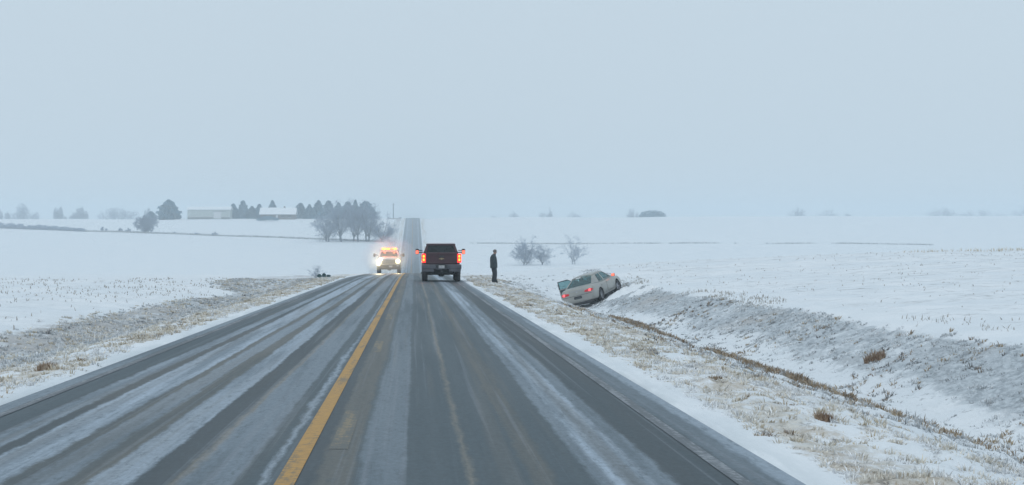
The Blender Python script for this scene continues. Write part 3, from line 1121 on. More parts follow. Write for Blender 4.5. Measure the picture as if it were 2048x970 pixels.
# bare trees on the far left hillside, five trunks in a grove
G = 'bare trees in the grove left of the road'
for i, (x, y, h, sp, lab) in enumerate([
        (-31.2, 592, 11.0, 1.15, 'bare tree at the left end of the grove, leaning branches low on its left'),
        (-25.4, 591, 13.8, 0.85, 'tall bare tree second from the left in the hillside grove'),
        (-20.2, 592, 14.6, 0.85, 'tallest bare tree in the middle of the hillside grove'),
        (-15.2, 590, 13.4, 0.9, 'bare tree second from the right in the hillside grove'),
        (-10.8, 589, 9.2, 1.25, 'short spreading bare tree at the right end of the grove beside the road')]):
    bare_tree('bare_tree', (x, y, gz(x, y)), h, 0.30, sp, 40 + i, lab, G, 6, (9, 7, 3), 0.075, (.10, .17, .15, .18, .08)[i], 2)
# willow-like tree on the field line, far left
bare_tree('bare_tree', (-106.5, 654, gz(-106.5, 654)), 7.2, 0.2, 1.2, 61, 'small bushy bare tree on the left field line below the round evergreen', None, 7, (11, 8, 5), 0.09, 0.10, 3)
# bare shrubs in the dip to the right
G = 'bare shrubby trees in the dip beyond the parked car'
bare_tree('bare_tree', (30.6, 430, gz(30.6, 430)), 7.0, 0.10, 1.1, 71, 'left bare shrubby tree in the dip behind the standing person', G, 6, (8, 6, 3), 0.05, 0.10, 3)
bare_tree('bare_tree', (35.6, 432, gz(35.6, 432)), 5.8, 0.10, 1.25, 72, 'middle bare shrubby tree of the three in the dip, lower and wide', G, 6, (7, 5, 3), 0.05, 0.10, 2)
bare_tree('bare_tree', (44.2, 438, gz(44.2, 438)), 7.6, 0.09, 0.95, 73, 'right bare tree in the dip with tall thin stems above the silver car', G, 5, (6, 5, 3), 0.045, 0.10, 2)
bare_tree('roadside_shrub', (-5.55, 106, gz(-5.55, 106)), 1.0, 0.012, 1.2, 75, 'thin bare twiggy shrub at the left verge beside the dark green mound', None, 4, (5, 4), 0.010, 0.1, 3, 'shrub')

# windbreak conifers
G = 'conifers of the farm windbreak'
WB = [(467, 7.4, 4.4, 'conifer at the left end of the clump between shed and house'), (486, 8.2, 4.6, 'tallest conifer of the clump between shed and house'),
      (504, 6.6, 4.6, 'third conifer from the shed, lower than its neighbours'), (519, 7.0, 4.0, 'conifer touching the left end of the white roofed house'),
      (545, 9.2, 5.0, 'conifer rising behind the snowy ridge of the house'), (601, 7.0, 4.6, 'first conifer to the right of the white roofed house'),
      (619, 7.6, 4.6, 'second conifer to the right of the house'), (637, 8.6, 4.6, 'third conifer to the right of the house, pointed top'),
      (657, 9.0, 5.2, 'tallest pointed conifer right of the house, above the bare grove'), (677, 7.4, 5.0, 'low conifer in the gap above the middle of the bare grove'),
      (696, 9.0, 5.0, 'conifer behind the grove, left of its last three'), (711, 9.0, 5.0, 'conifer behind the grove, second from the right end'),
      (732, 8.6, 6.2, 'broad conifer closing the right end of the windbreak')]
for i, (px, h, w, lab) in enumerate(WB):
    yy = 806 + (i % 3) * 3
    xx = 0.82 + yy * math.tan(R(3.455) + math.atan((px - 1024) / F_PX))
    conifer(round(xx, 1), yy, h * (1.0, 1.1, .95, 1.05)[i % 4], w * (1.75, 1.5, 1.9, 1.6, 1.7)[i % 5], lab, G, i % 7, (0.72, 0.58, 0.85, 0.64, 0.95, 0.54, 0.78)[i % 7], 0.01, n=2600)
conifer(-118.6, 795, 9.6, 11.0, 'large round topped evergreen standing alone left of the shed', None, 7, 0.36, 0.01, n=5200)
conifer(-124.7, 780, 4.4, 6.2, 'small round evergreen behind the bushy bare tree on the left', None, 8, 0.3, 0.0)

# far trees, half lost in the snowfall
G = 'faint far trees on the left skyline'
for i, (x, y, w, h, lab) in enumerate([
        (-283, 1130, 12, 15, 'faint tree cut off by the left edge of the photo'),
        (-268, 1130, 21, 17.5, 'widest faint tree mass at the far left skyline'),
        (-243, 1130, 9, 15.5, 'faint narrow tree second group from the left skyline'),
        (-230, 1130, 14, 16, 'faint rounded tree left of the long tree mass'),
        (-203, 1130, 27, 17.5, 'long faint tree mass left of the small bushy tree'),
        (-183, 1130, 9, 14.0, 'faint tree directly behind the small bushy tree')]):
    mass_tree('distant_tree', x, y, w, h, lab, G, 80 + i, 3000, 0.6)
G = 'faint far trees on the right skyline'
for i, (x, y, w, h, lab) in enumerate([
        (57, 1150, 6, 9.0, 'faint low tree just right of the pickup on the skyline'),
        (72, 1150, 9, 11, 'faint tree clump above the standing person'),
        (93, 1150, 11, 10, 'low faint shrub mass above the bare trees in the dip'),
        (98, 1155, 4.5, 14, 'faint taller thin tree above the bare trees in the dip'),
        (115, 1150, 15, 10.5, 'faint flat tree mass above the silver car'),
        (150, 1100, 9, 11, 'faint small tree left of the dark dome shaped tree'),
        (270, 1120, 13, 13.5, 'faint round tree halfway along the right skyline'),
        (290, 1120, 20, 10.5, 'low faint tree mass beside the faint round tree on the right'),
        (306, 1120, 9, 9, 'smallest faint shrub on the right skyline'),
        (352, 1060, 25, 12.5, 'wide faint tree mass near the right edge of the skyline'),
        (380, 1060, 36, 10, 'long low faint thicket running to the right edge'),
        (415, 1060, 34, 13, 'faint thicket at the very right edge of the skyline')]):
    mass_tree('distant_tree', x, y, w, h, lab, G, 95 + i, 1300, 0.5)
mass_tree('dome_tree', 149, 1000, 17, 6.9, 'dark dome shaped tree alone on the right skyline', None, 120, 5200, 0.7, mat='needle', dome=True)

# brush along the left field line
r = np.random.default_rng(130)
n = 9000
t = r.uniform(0, 1, n)
X = -186 + 52 * t
Yb = 704.5 - 34.4 * t
hh = (1.0 + 2.6 * fbm(t * 22, t * 0, 131)) * (1.05 - 0.55 * t)
X = X + r.normal(0, .5, n)
Y = Yb + r.normal(0, .8, n)
Z = ground_z(X, Y) + hh * r.uniform(0, 1, n)
P = np.stack([X, Y, Z], 1)
Vv, Ff = cloud_tris(n, lambda q, m: P, 0.34, r)
hg = np_mesh('hedgerow', Vv, Ff, M['twig'], None, False)
tag(hg, 'ragged dark brush row along the far left field line', 'hedge', kind='stuff')
G = 'small shrubs dotted along the left field line'
for i, (px, y, w, h, lab) in enumerate([
        (207, 670, 3.6, 2.6, 'shrub at the right end of the brush row'), (240, 664, 2.2, 1.9, 'first lone shrub right of the brush row'),
        (257, 661, 2.2, 1.8, 'second lone shrub, just left of the small bushy tree'), (349, 645, 1.4, 1.0, 'tiny shrub on the field line below the round evergreen'),
        (395, 637, 2.4, 1.5, 'shrub on the field line below the left end of the shed'), (430, 632, 3.0, 2.1, 'darkest lone shrub on the field line below the shed')]):
    xx = 0.82 + y * math.tan(R(3.455) + math.atan((px - 1024) / F_PX))
    mass_tree('field_shrub', round(xx, 1), y, w, h, lab, G, 140 + i, 500, 0.22, cat='shrub', mat='twig', nl=3)
mass_tree('yard_shrub', -68.2, 768, 13.0, 2.6, 'long low dark shrub bank on the slope before the house', None, 150, 1600, 0.4, cat='shrub', mat='needle', nl=6)
mass_tree('verge_shrub', -5.0, 104.5, 0.85, 0.36, 'dark green low mound like evergreen at the left verge by the crest', None, 151, 1500, 0.06, cat='shrub', mat='teal', nl=3)
mass_tree('hilltop_shrub', -6.2, 800, 1.6, 1.3, 'tiny dark shrub beside the distant road crest', None, 152, 300, 0.2, cat='shrub', mat='twig', nl=2)

# utility pole at the crest
pole = empty('utility_pole', (-9.6, 800, gz(-9.6, 800)))
PV, PF = [], []
tube(PV, PF, [Vector((0, 0, -.5)), Vector((0, 0, 4)), Vector((0, 0, 7.8))], [.24, .21, .17], 8)
mesh_obj('shaft', PV, PF, M['bark'], pole, True)
box('crossarm', (0, 0, 7.1), (1.6, .12, .14), M['bark'], pole, 0.02)
for s in (-.7, 0.0, .7):
    box('insulator', (s, 0, 7.24), (.09, .09, .16), M['twig'], pole, 0.02)
tag(pole, 'single wooden utility pole on the far hilltop left of the road', 'pole')
X, Y, r = line_pts((-12.5, 797), (-6.5, 797), 160, 0.3, 160)
g = blades('hilltop_grass', X, Y, r.uniform(.3, .7, len(X)), np.full(len(X), .3), M['frost'], 0.6, 161)
tag(g, 'strip of dead grass at the foot of the hilltop pole', 'grass', kind='stuff')

# ================================================================== farm buildings
M['shedwall'] = pm('pale_green_siding', (0.40, 0.44, 0.42), (0.46, 0.50, 0.48), 0.6, 0.7)
M['shedbase'] = pm('dark_base_boards', (0.13, 0.14, 0.14), (0.17, 0.18, 0.18), 1.0, 0.8)
M['housewall'] = pm('brown_brick_wall', (0.12, 0.10, 0.095), (0.17, 0.145, 0.135), 2.0, 0.85)
M['darkglass'] = pm('dark_window_glass', (0.03, 0.035, 0.04), (0.05, 0.055, 0.06), 1.0, 0.1)
M['trim'] = pm('white_trim', (0.62, 0.63, 0.63), (0.56, 0.57, 0.58), 2.0, 0.6)

def gable(name, x0, x1, y0, y1, wall, ridge, wm, eave=0.5, base=None, zo=0.0):
    """long building with its ridge along x; origin at the front foot"""
    cx = (x0 + x1) / 2
    root = empty(name, (cx, y0, gz(cx, y0) + zo))
    hx, d = (x1 - x0) / 2, y1 - y0
    V = [(-hx, 0, -1), (hx, 0, -1), (hx, 0, wall), (-hx, 0, wall), (-hx, d, -1), (hx, d, -1), (hx, d, wall), (-hx, d, wall), (-hx, d / 2, ridge - .04), (hx, d / 2, ridge - .04)]
    Fc = [(0, 1, 2, 3), (5, 4, 7, 6), (1, 5, 6, 9, 2), (4, 0, 3, 8, 7)]
    mesh_obj('wall', V, Fc, wm, root)
    ze = wall - eave * (ridge - wall) / (d / 2)
    e = eave
    up = 0.22
    RV = []
    for dz in (0, up):
        RV += [(-hx - e, -e, ze + dz), (hx + e, -e, ze + dz), (hx + e, d / 2, ridge + dz), (-hx - e, d / 2, ridge + dz), (hx + e, d + e, ze + dz), (-hx - e, d + e, ze + dz)]
    RF = [(6, 7, 8, 9), (9, 8, 10, 11), (1, 0, 3, 2), (2, 3, 5, 4), (0, 1, 7, 6), (4, 5, 11, 10), (1, 2, 8, 7), (2, 4, 10, 8), (3, 0, 6, 9), (5, 3, 9, 11)]
    rf = mesh_obj('roof', RV, RF, M['snowcap'], root)
    return root, rf, hx

shed, rf, hx = gable('farm_shed', -108.9, -88.6, 790, 801, 4.6, 5.9, M['shedwall'], 0.5)
box('base_board', (0, -.06, .35), (2 * hx, .1, .9), M['shedbase'], shed)
d = box('sliding_door', (hx * .42, -.1, 1.9), (3.6, .12, 3.4), M['trim'], shed)
box('door_rail', (hx * .42 + 1, -.19, 3.72), (6.0, .08, .15), M['shedbase'], d)
tag(shed, 'long pale machine shed with snowy roof on the left skyline', 'shed')
house, rf, hx = gable('farm_house', -74.0, -57.4, 792, 803, 2.7, 5.6, M['housewall'], 0.6)
box('chimney', (hx * .35, 5.6, 5.9), (.8, .8, 1.1), M['housewall'], rf)
dd = box('door', (-.4, -.06, 1.05), (1.0, .1, 2.1), M['trim'], house)
box('handle', (-.05, -.14, 1.0), (.1, .06, .1), M['shedbase'], dd)
for s in (-.75, -.4, .3, .7):
    w = box('window', (hx * s, -.05, 1.5), (1.5, .08, 1.1), M['darkglass'], house)
    box('frame', (hx * s, -.10, .9), (1.7, .08, .1), M['trim'], w)
tag(house, 'low farmhouse with white snow covered roof among the conifers', 'house')

# ================================================================== vehicle materials
M['maroon'] = pm('dark_maroon_paint', (0.050, 0.010, 0.018), (0.036, 0.009, 0.015), 2.0, 0.38, 0.0, coat=0.25, spec=0.35)
M['champagne'] = pm('champagne_silver_paint', (0.35, 0.345, 0.315), (0.28, 0.28, 0.265), 1.5, 0.40, 0.25, coat=0.4)
M['whitepaint'] = pm('road_salted_white_paint', (0.62, 0.60, 0.60), (0.52, 0.50, 0.50), 1.5, 0.4, 0.0, coat=0.3)
M['rubber'] = pm('tyre_rubber', (0.018, 0.019, 0.021), (0.03, 0.031, 0.034), 8.0, 0.85)
M['black'] = pm('black_plastic', (0.016, 0.018, 0.021), (0.026, 0.028, 0.032), 6.0, 0.6)
M['well'] = pm('dark_wheel_well', (0.010, 0.011, 0.012), (0.016, 0.017, 0.018), 4.0, 0.95)
M['chrome'] = pm('dull_chrome', (0.42, 0.43, 0.45), (0.34, 0.35, 0.37), 5.0, 0.35, 0.85)
M['steel'] = pm('salty_bumper_steel', (0.10, 0.105, 0.125), (0.05, 0.053, 0.065), 3.0, 0.5, 0.3)
M['alloy'] = pm('alloy_wheel', (0.42, 0.43, 0.46), (0.33, 0.34, 0.37), 5.0, 0.4, 0.6)
M['gold'] = pm('gold_emblem', (0.36, 0.28, 0.15), (0.28, 0.22, 0.12), 20.0, 0.4, 0.5)
M['plate'] = pm('licence_plate', (0.50, 0.50, 0.50), (0.30, 0.31, 0.34), 14.0, 0.6)
M['seat'] = pm('dark_seat_cloth', (0.03, 0.034, 0.036), (0.045, 0.05, 0.052), 6.0, 0.9)
M['doorcard'] = pm('grey_door_lining', (0.085, 0.10, 0.105), (0.06, 0.07, 0.075), 4.0, 0.8)
M['glass_teal'] = glass_mat('teal_glass', (0.34, 0.58, 0.60), 0.58)
M['glass_dark'] = glass_mat('privacy_glass', (0.07, 0.10, 0.11), 0.60)
M['redlens'] = pm('red_lens', (0.30, 0.010, 0.018), (0.24, 0.008, 0.014), 10.0, 0.25, emit=(1.0, 0.015, 0.03), es=0.22)
M['redlit'] = pm('lit_red_lens', (0.5, 0.01, 0.01), (0.4, 0.01, 0.01), 10.0, 0.3, emit=(1.0, 0.03, 0.02), es=2.3)
M['redbulb'] = pm('lit_red_lamp', (0.6, 0.05, 0.05), (0.5, 0.04, 0.04), 10.0, 0.3, emit=(1.0, 0.09, 0.10), es=2.2)
M['amberbulb'] = pm('lit_brake_lamp', (0.6, 0.2, 0.05), (0.5, 0.2, 0.04), 10.0, 0.3, emit=(1.0, 0.28, 0.02), es=3.4)
M['mirror_glow'] = pm('glowing_mirror_glass', (0.6, 0.1, 0.06), (0.5, 0.1, 0.05), 10.0, 0.3, emit=(1.0, 0.17, 0.10), es=1.6)  # reddish reflection in the mirror glass, put in as emission
M['headlit'] = pm('lit_headlamp', (0.9, 0.9, 0.8), (0.85, 0.85, 0.75), 10.0, 0.3, emit=(1.0, 0.80, 0.40), es=5.0)
M['headblue'] = pm('lit_cool_lamp', (0.9, 0.9, 1.0), (0.85, 0.85, 0.95), 10.0, 0.3, emit=(0.62, 0.75, 1.0), es=18.0)
M['beacon'] = pm('lit_amber_beacon', (0.8, 0.3, 0.05), (0.7, 0.3, 0.05), 10.0, 0.3, emit=(1.0, 0.30, 0.02), es=3.4)
M['beacon_dim'] = pm('amber_beacon_lens', (0.8, 0.25, 0.08), (0.7, 0.2, 0.06), 10.0, 0.3, emit=(1.0, 0.16, 0.04), es=1.2)

def wheel(parent, x, y, r, w, side, steer=0.0):
    """tyre with tread shoulders and a spoked rim; axle along x"""
    pv = [(-w / 2, r * .62), (-w / 2, r * .80), (-w * .47, r * .93), (-w * .40, r * .985), (-w * .1, r), (w * .1, r), (w * .40, r * .985), (w * .47, r * .93), (w / 2, r * .80), (w / 2, r * .62)]
    V, Fc = lathe_x(pv, 30)
    root = empty('wheel', (x, y, r), (0, 0, steer))
    root.parent = parent
    mesh_obj('tyre', V, Fc, M['rubber'], root, True)
    bm = bmesh.new()
    o = side
    V, Fc = lathe_x([(o * w * .44, r * .66), (o * w * .40, r * .60), (-o * w * .05, r * .57), (-o * w * .1, 0.01)], 30)
    bvs = [bm.verts.new(v) for v in V]
    for f in Fc:
        bm.faces.new([bvs[i] for i in f])
    V, Fc = lathe_x([(o * w * .36, 0.005), (o * w * .36, r * .13), (o * w * .28, r * .16), (0, r * .16)], 16)
    bvs = [bm.verts.new(v) for v in V]
    for f in Fc:
        bm.faces.new([bvs[i] for i in f])
    for k in range(6):
        a = 2 * PI * k / 6
        add_box(bm, (o * w * .27, math.cos(a) * r * .36, math.sin(a) * r * .36), (w * .12, r * .5, r * .14), 0.008, 1, Matrix.Rotation(a, 3, 'X'))
    bm_obj('rim', bm, M['alloy'], root, False)
    return root

# ================================================================== pickup-type truck
def truck(name, paint, glass, rear_lit, front_lit, snowroof):
    T = empty(name)
    HW = 1.03
    def sec(y, zb, zt, w, rt=0.10):
        h = zt - zb
        return [(0, y, zb), (w * .86, y, zb), (w * .97, y, zb + .06), (w, y, zb + h * .35), (w, y, zb + h * .62), (w * .985, y, zt - rt * 1.2), (w * .95, y, zt - rt * .35), (w * .86, y, zt), (w * .4, y, zt + .025), (0, y, zt + .03)]
    secs = [sec(-.74, .52, 1.46, 1.0), sec(-.70, .50, 1.50, 1.015), sec(-.2, .50, 1.50, 1.02), sec(.6, .50, 1.49, 1.02), sec(1.1, .50, 1.46, 1.02),
            sec(1.3, .52, 1.44, 1.02), sec(1.9, .55, 1.41, 1.03), sec(2.5, .56, 1.37, 1.02), sec(2.78, .58, 1.31, .99), sec(2.88, .62, 1.24, .95)]
    body = loft_obj('body', secs, paint, T, 1)
    cut_wheels(body, [(2.0, .43)], .53, .34, 1.0, M['well'])
    bv = bvh_of(body)
    # bed: two walls, floor, headboard
    for s in (-1, 1):
        bm = bmesh.new()
        add_box(bm, (s * .93, -1.83, 1.20), (.19, 2.16, .72), 0.05, 3)
        add_box(bm, (s * .95, -1.83, .76), (.14, 2.16, .40), 0.04, 2)
        w = bm_obj('bed_side', bm, paint, T, True)
        cut_wheels(w, [(-1.75, .43)], .53, .34, 1.0, M['well'])
        box('bed_rail', (s * .93, -1.83, 1.565), (.17, 2.14, .025), M['black'], T, 0.008)
        box('wheel_liner', (s * .72, -1.75, .78), (.30, 1.1, .42), M['well'], T, 0.1)
    box('bed_floor', (0, -1.83, .86), (1.70, 2.1, .10), M['black'], T)
    box('bed_front', (0, -.80, 1.18), (1.70, .05, .70), paint, T)
    # tailgate with pressed panel
    bm = bmesh.new()
    add_box(bm, (0, -2.915, 1.245), (1.64, .07, .61), 0.03, 3)
    add_box(bm, (0, -2.957, 1.46), (1.60, .03, .10), 0.012, 2)
    add_box(bm, (0, -2.952, 1.00), (1.56, .03, .07), 0.012, 2)
    tg = bm_obj('tailgate', bm, paint, T)
    box('handle', (0, -2.975, 1.34), (.26, .025, .075), M['black'], tg, 0.01)
    if rear_lit:
        bt = [(-.15, -.018), (-.045, -.018), (-.045, -.045), (.045, -.045), (.045, -.018), (.15, -.018), (.125, .022), (.045, .022), (.045, .048), (-.045, .048), (-.045, .022), (-.125, .022)]
        n = len(bt)
        V = [(a, -2.966, 1.215 + b) for a, b in bt] + [(a, -2.945, 1.215 + b) for a, b in bt]
        Fc = [tuple(range(n))] + [tuple(range(2 * n - 1, n - 1, -1))] + [(i, n + i, n + (i + 1) % n, (i + 1) % n) for i in range(n)]
        mesh_obj('emblem', V, Fc, M['gold'], tg)
    # rear bumper
    bm = bmesh.new()
    for s in (-1, 1):
        add_box(bm, (s * .66, -3.02, .79), (.76, .22, .26), 0.05, 3)
        add_box(bm, (s * .70, -3.02, .60), (.62, .18, .16), 0.04, 2)
    add_box(bm, (0, -2.99, .74), (.62, .16, .20), 0.03, 2)
    bp = bm_obj('rear_bumper', bm, M['steel'], T, False)
    box('licence_plate', (0, -3.085, .79), (.31, .015, .155), M['plate'], bp, 0.004)
    for s in (-1, 1):
        box('bumper_step', (s * .24, -3.09, .83), (.11, .06, .12), M['black'], bp, 0.02)
    bm = bmesh.new()
    add_box(bm, (0, -3.06, .56), (.11, .30, .10), 0.015, 1)
    add_box(bm, (0, -2.7, .50), (1.3, .10, .12), 0.02, 1)
    bm_obj('hitch', bm, M['black'], T)
    bm = bmesh.new()
    add_box(bm, (0, -.2, .52), (1.3, 5.2, .20), 0.04, 1)
    add_box(bm, (0, -1.75, .43), (1.6, .16, .16), 0.05, 2)
    add_box(bm, (0, -1.75, .42), (.34, .36, .32), 0.1, 2)
    add_box(bm, (0, 2.0, .43), (1.6, .14, .14), 0.05, 2)
    bm_obj('chassis', bm, M['well'], T)
    V, Fc = [], []
    tube(V, Fc, [Vector((.62, -1.2, .45)), Vector((.66, -2.4, .47)), Vector((.72, -2.95, .42))], [.045, .045, .05], 10)
    mesh_obj('exhaust_pipe', V, Fc, M['steel'], T, True)
    for s in (-1, 1):
        # tail lamp wrapping the bed corner
        bm = bmesh.new()
        add_box(bm, (s * .935, -2.905, 1.245), (.20, .10, .47), 0.03, 3)
        tl = bm_obj('taillight', bm, M['redlit'] if rear_lit else M['redlens'], T)
        if rear_lit:
            for zc in (1.345, 1.165):
                box('bulb', (s * .935, -2.962, zc), (.105, .025, .125), M['amberbulb'], tl, 0.03)
        # mirrors
        mr = box('side_mirror', (s * 1.27, 1.02, 1.60), (.19, .11, .30), M['black'], T, 0.045, None, True)
        bm = bmesh.new()
        add_box(bm, (s * 1.09, 1.02, 1.55), (.22, .06, .05), 0.015, 1)
        add_box(bm, (s * 1.09, 1.02, 1.66), (.22, .05, .04), 0.012, 1)
        bm_obj('arm', bm, M['black'], mr)
        box('mirror_glass', (s * 1.275, .957, 1.565), (.15, .02, .19), M['mirror_glow'] if rear_lit else M['chrome'], mr, 0.008)
        wheel(T, s * .87, -1.75, .425, .29, s)
        wheel(T, s * .87, 2.0, .425, .29, s)
        # doors: shut lines and handles
        for (y0, y1) in ((-.55, .28), (.32, 1.16)):
            dr = patch('door', bv, 'right' if s > 0 else 'left', y0, y1, .66, 1.44, paint, T, 0.006, 0.02, 0.10, 8, 8)
            patch('handle', bv, 'right' if s > 0 else 'left', y0 + .06, y0 + .24, 1.24, 1.30, M['black'], dr, 0.035, 0.01, 0.5, 4, 3)
        box('running_board', (s * .98, .3, .44), (.20, 1.9, .06), M['black'], T, 0.02)
    # greenhouse
    zb, zt = 1.49, 1.955
    q_rear = [(-.90, -.70, zb), (.90, -.70, zb), (.735, -.60, zt), (-.735, -.60, zt)]
    glazed('rear_window', q_rear, (.055, .055, .06, .07), paint, glass, T, 0.04, bow=0.0)
    q_ws = [(.92, 1.26, zb - .05), (-.92, 1.26, zb - .05), (-.735, .52, zt), (.735, .52, zt)]
    glazed('windshield', q_ws, (.06, .06, .04, .06), paint, glass, T, 0.04)
    for s in (-1, 1):
        pts = [((s * .945, -.70, zb), (s * .945, .29, zb), (s * .77, .26, zt), (s * .77, -.60, zt)),
               ((s * .945, .29, zb), (s * .945, 1.20, zb - .03), (s * .77, .52, zt), (s * .77, .26, zt))]
        for q in pts:
            q = list(q) if s > 0 else [q[1], q[0], q[3], q[2]]
            glazed('side_window', q, (.08, .08, .05, .10), paint, glass, T, 0.03)
        # pillars closing side to rear / front
        q = [(s * .90, -.70, zb), (s * .945, -.70, zb), (s * .77, -.60, zt), (s * .735, -.60, zt)]
        mesh_obj('corner_pillar', q, [(0, 1, 2, 3)] if s > 0 else [(3, 2, 1, 0)], paint, T)
    bm = bmesh.new()
    add_box(bm, (0, -.04, zt + .02), (1.58, 1.17, .07), 0.03, 3)
    bm_obj('roof', bm, paint, T, False)
    if snowroof:
        bm = bmesh.new()
        add_box(bm, (0, -.04, zt + .092), (1.50, 1.12, .085), 0.035, 3)
        bm_obj('roof_snow', bm, M['snowcap'], T, True)
    # cabin
    for s in (-.42, .42):
        for y in (.15, -.45):
            bm = bmesh.new()
            add_box(bm, (s, y, 1.36), (.52, .16, .70), 0.05, 2)
            add_box(bm, (s, y - .02, 1.78), (.27, .10, .18), 0.04, 2)
            bm_obj('seat', bm, M['seat'], T, True)
    box('dashboard', (0, 1.0, 1.42), (1.6, .30, .16), M['seat'], T, 0.05)
    # front end
    box('grille', (0, 2.90, 1.02), (1.20, .06, .36), M['black'], T, 0.02)
    for zc in (.92, 1.02, 1.12):
        box('grille_bar', (0, 2.94, zc), (1.20, .04, .035), M['chrome'], T, 0.008)
    box('front_bumper', (0, 2.95, .66), (1.96, .22, .24), M['chrome'] if rear_lit else M['black'], T, 0.05)
    box('air_dam', (0, 2.88, .46), (1.7, .10, .16), M['black'], T, 0.03)
    for s in (-1, 1):
        hl = box('headlight', (s * .80, 2.87, 1.05), (.32, .14, .30), M['chrome'], T, 0.03)
        if front_lit:
            V, Fc = lathe_x([(0.03, .001), (.03, .09), (.012, .16), (-.06, .175)], 24)
            V = [(s * .80 + v[1] * 1.12, 2.96 + v[0], 1.05 + v[2]) for v in V]
            mesh_obj('lamp', V, Fc, M['headlit'], hl, True)
        fg = box('fog_lamp', (s * .80, 3.055, .66), (.20, .04, .11), M['chrome'], T, 0.015)
    return T

def place(o, x, y, yaw=0.0, lift=0.0):
    sl = float((prof(y + 1.5) - prof(y - 1.5)) / 3.0)
    o.location = (x, y, float(road_z(np.array([x]), np.array([y]))[0]) + lift)
    o.rotation_euler = (math.atan(sl) * math.cos(yaw), 0, yaw)

pick = truck('pickup_truck', M['maroon'], M['glass_dark'], True, False, True)
place(pick, 2.24, 87.9)
tag(pick, 'dark maroon pickup with lit brake lights seen from behind', 'pickup truck')

svc = truck('service_truck', M['whitepaint'], M['glass_dark'], False, True, False)
bar = bmesh.new()
add_box(bar, (0, .2, 2.06), (1.5, .26, .04), 0.01, 1)
lb = bm_obj('light_bar', bar, M['black'], svc)
for (x, w, mt) in ((.45, .42, 'beacon'), (.06, .30, 'beacon'), (-.28, .24, 'beacon_dim'), (-.56, .22, 'beacon')):
    box('beacon', (x, .2, 2.165), (w, .24, .17), M[mt], lb, 0.04)
bm = bmesh.new()
for s in (-1, 1):
    add_box(bm, (s * .80, -.86, 1.75), (.08, .08, .55), 0.015, 1)
add_box(bm, (0, -.86, 2.0), (1.7, .08, .08), 0.015, 1)
for x in (-.5, 0, .5):
    add_box(bm, (x, -.86, 1.75), (.05, .05, .45), 0.01, 1)
bm_obj('headache_rack', bm, M['black'], svc)
V, Fc = lathe_x([(0.02, .001), (.02, .08), (.0, .13), (-.05, .14)], 18)
mesh_obj('auxiliary_lamp', [(.86 + v[1], 3.10 + v[0], .80 + v[2]) for v in V], Fc, M['headlit'], svc, True)
mesh_obj('auxiliary_lamp', [(.70 + v[1], 3.02 + v[0], 1.22 + v[2] * .8) for v in V], Fc, M['headblue'], svc, True)
box('licence_plate', (-.18, 3.075, .60), (.31, .012, .155), M['plate'], svc, 0.004)
place(svc, -1.42, 143.0, PI)
tag(svc, 'white truck with bright headlights and amber roof lights coming towards us', 'truck')
for (x, z, col, e) in ((.80, 1.05, (1.0, .74, .34), 380), (-.80, 1.05, (1.0, .74, .34), 380), (.86, .80, (1, .9, .6), 300)):
    ld = bpy.data.lights.new('headlamp_beam', 'SPOT')
    ld.energy = e
    ld.color = col
    ld.spot_size = R(80)
    ld.spot_blend = 0.9
    ld.shadow_soft_size = 0.08
    lo = bpy.data.objects.new('headlamp_beam', ld)
    COL.objects.link(lo)
    lo.parent = svc
    lo.location = (x, 3.16, z)
    lo.rotation_euler = (R(88), 0, 0)
    # a spot shines along -Z: turn it to face forward (+Y)
    lo.rotation_euler = Vector((0, -1, -0.14)).to_track_quat('Z', 'Y').to_euler()

for x in (.40, -.45):
    ld = bpy.data.lights.new('beacon_glow', 'POINT')
    ld.energy = 60
    ld.color = (1.0, 0.14, 0.04)
    ld.shadow_soft_size = 0.1
    lo = bpy.data.objects.new('beacon_glow', ld)
    COL.objects.link(lo)
    lo.parent = svc
    lo.location = (x, .48, 2.20)
# powder cloud added round the oncoming truck to spread its lamp glow
V, Fc = [], []
nu, nv = 28, 16
for j in range(nv + 1):
    for i in range(nu):
        a, e = 2 * PI * i / nu, PI * j / nv - PI / 2
        w = 1 + .10 * math.sin(3 * a + 2 * e) + .07 * math.sin(5 * a - 3 * e)
        V.append((2.3 * w * math.cos(a) * math.cos(e), 5.2 * w * math.sin(a) * math.cos(e), 1.75 * w * math.sin(e)))
for j in range(nv):
    for i in range(nu):
        i2 = (i + 1) % nu
        Fc.append((j * nu + i, j * nu + i2, (j + 1) * nu + i2, (j + 1) * nu + i))
glow_cloud = mesh_obj('glow_spray', V, Fc, None, None, True)
glow_cloud.location = (-1.42, 140.2, float(road_z(np.array([-1.42]), np.array([140.2]))[0]) + 1.45)
m = bpy.data.materials.new('glow_powder')
m.use_nodes = True
t = m.node_tree
t.nodes.clear()
o = N(t, 'OutputMaterial')
pv = N(t, 'VolumePrincipled')
pv.inputs['Density Attribute'].default_value = ''
pv.inputs['Color'].default_value = (0.96, 0.97, 1.0, 1)
pv.inputs['Density'].default_value = 0.045
pv.inputs['Anisotropy'].default_value = 0.3
t.links.new(pv.outputs[0], o.inputs['Volume'])
glow_cloud.data.materials.append(m)
tag(glow_cloud, 'powder snow cloud added round the oncoming truck for its lamp glow', kind='stuff')

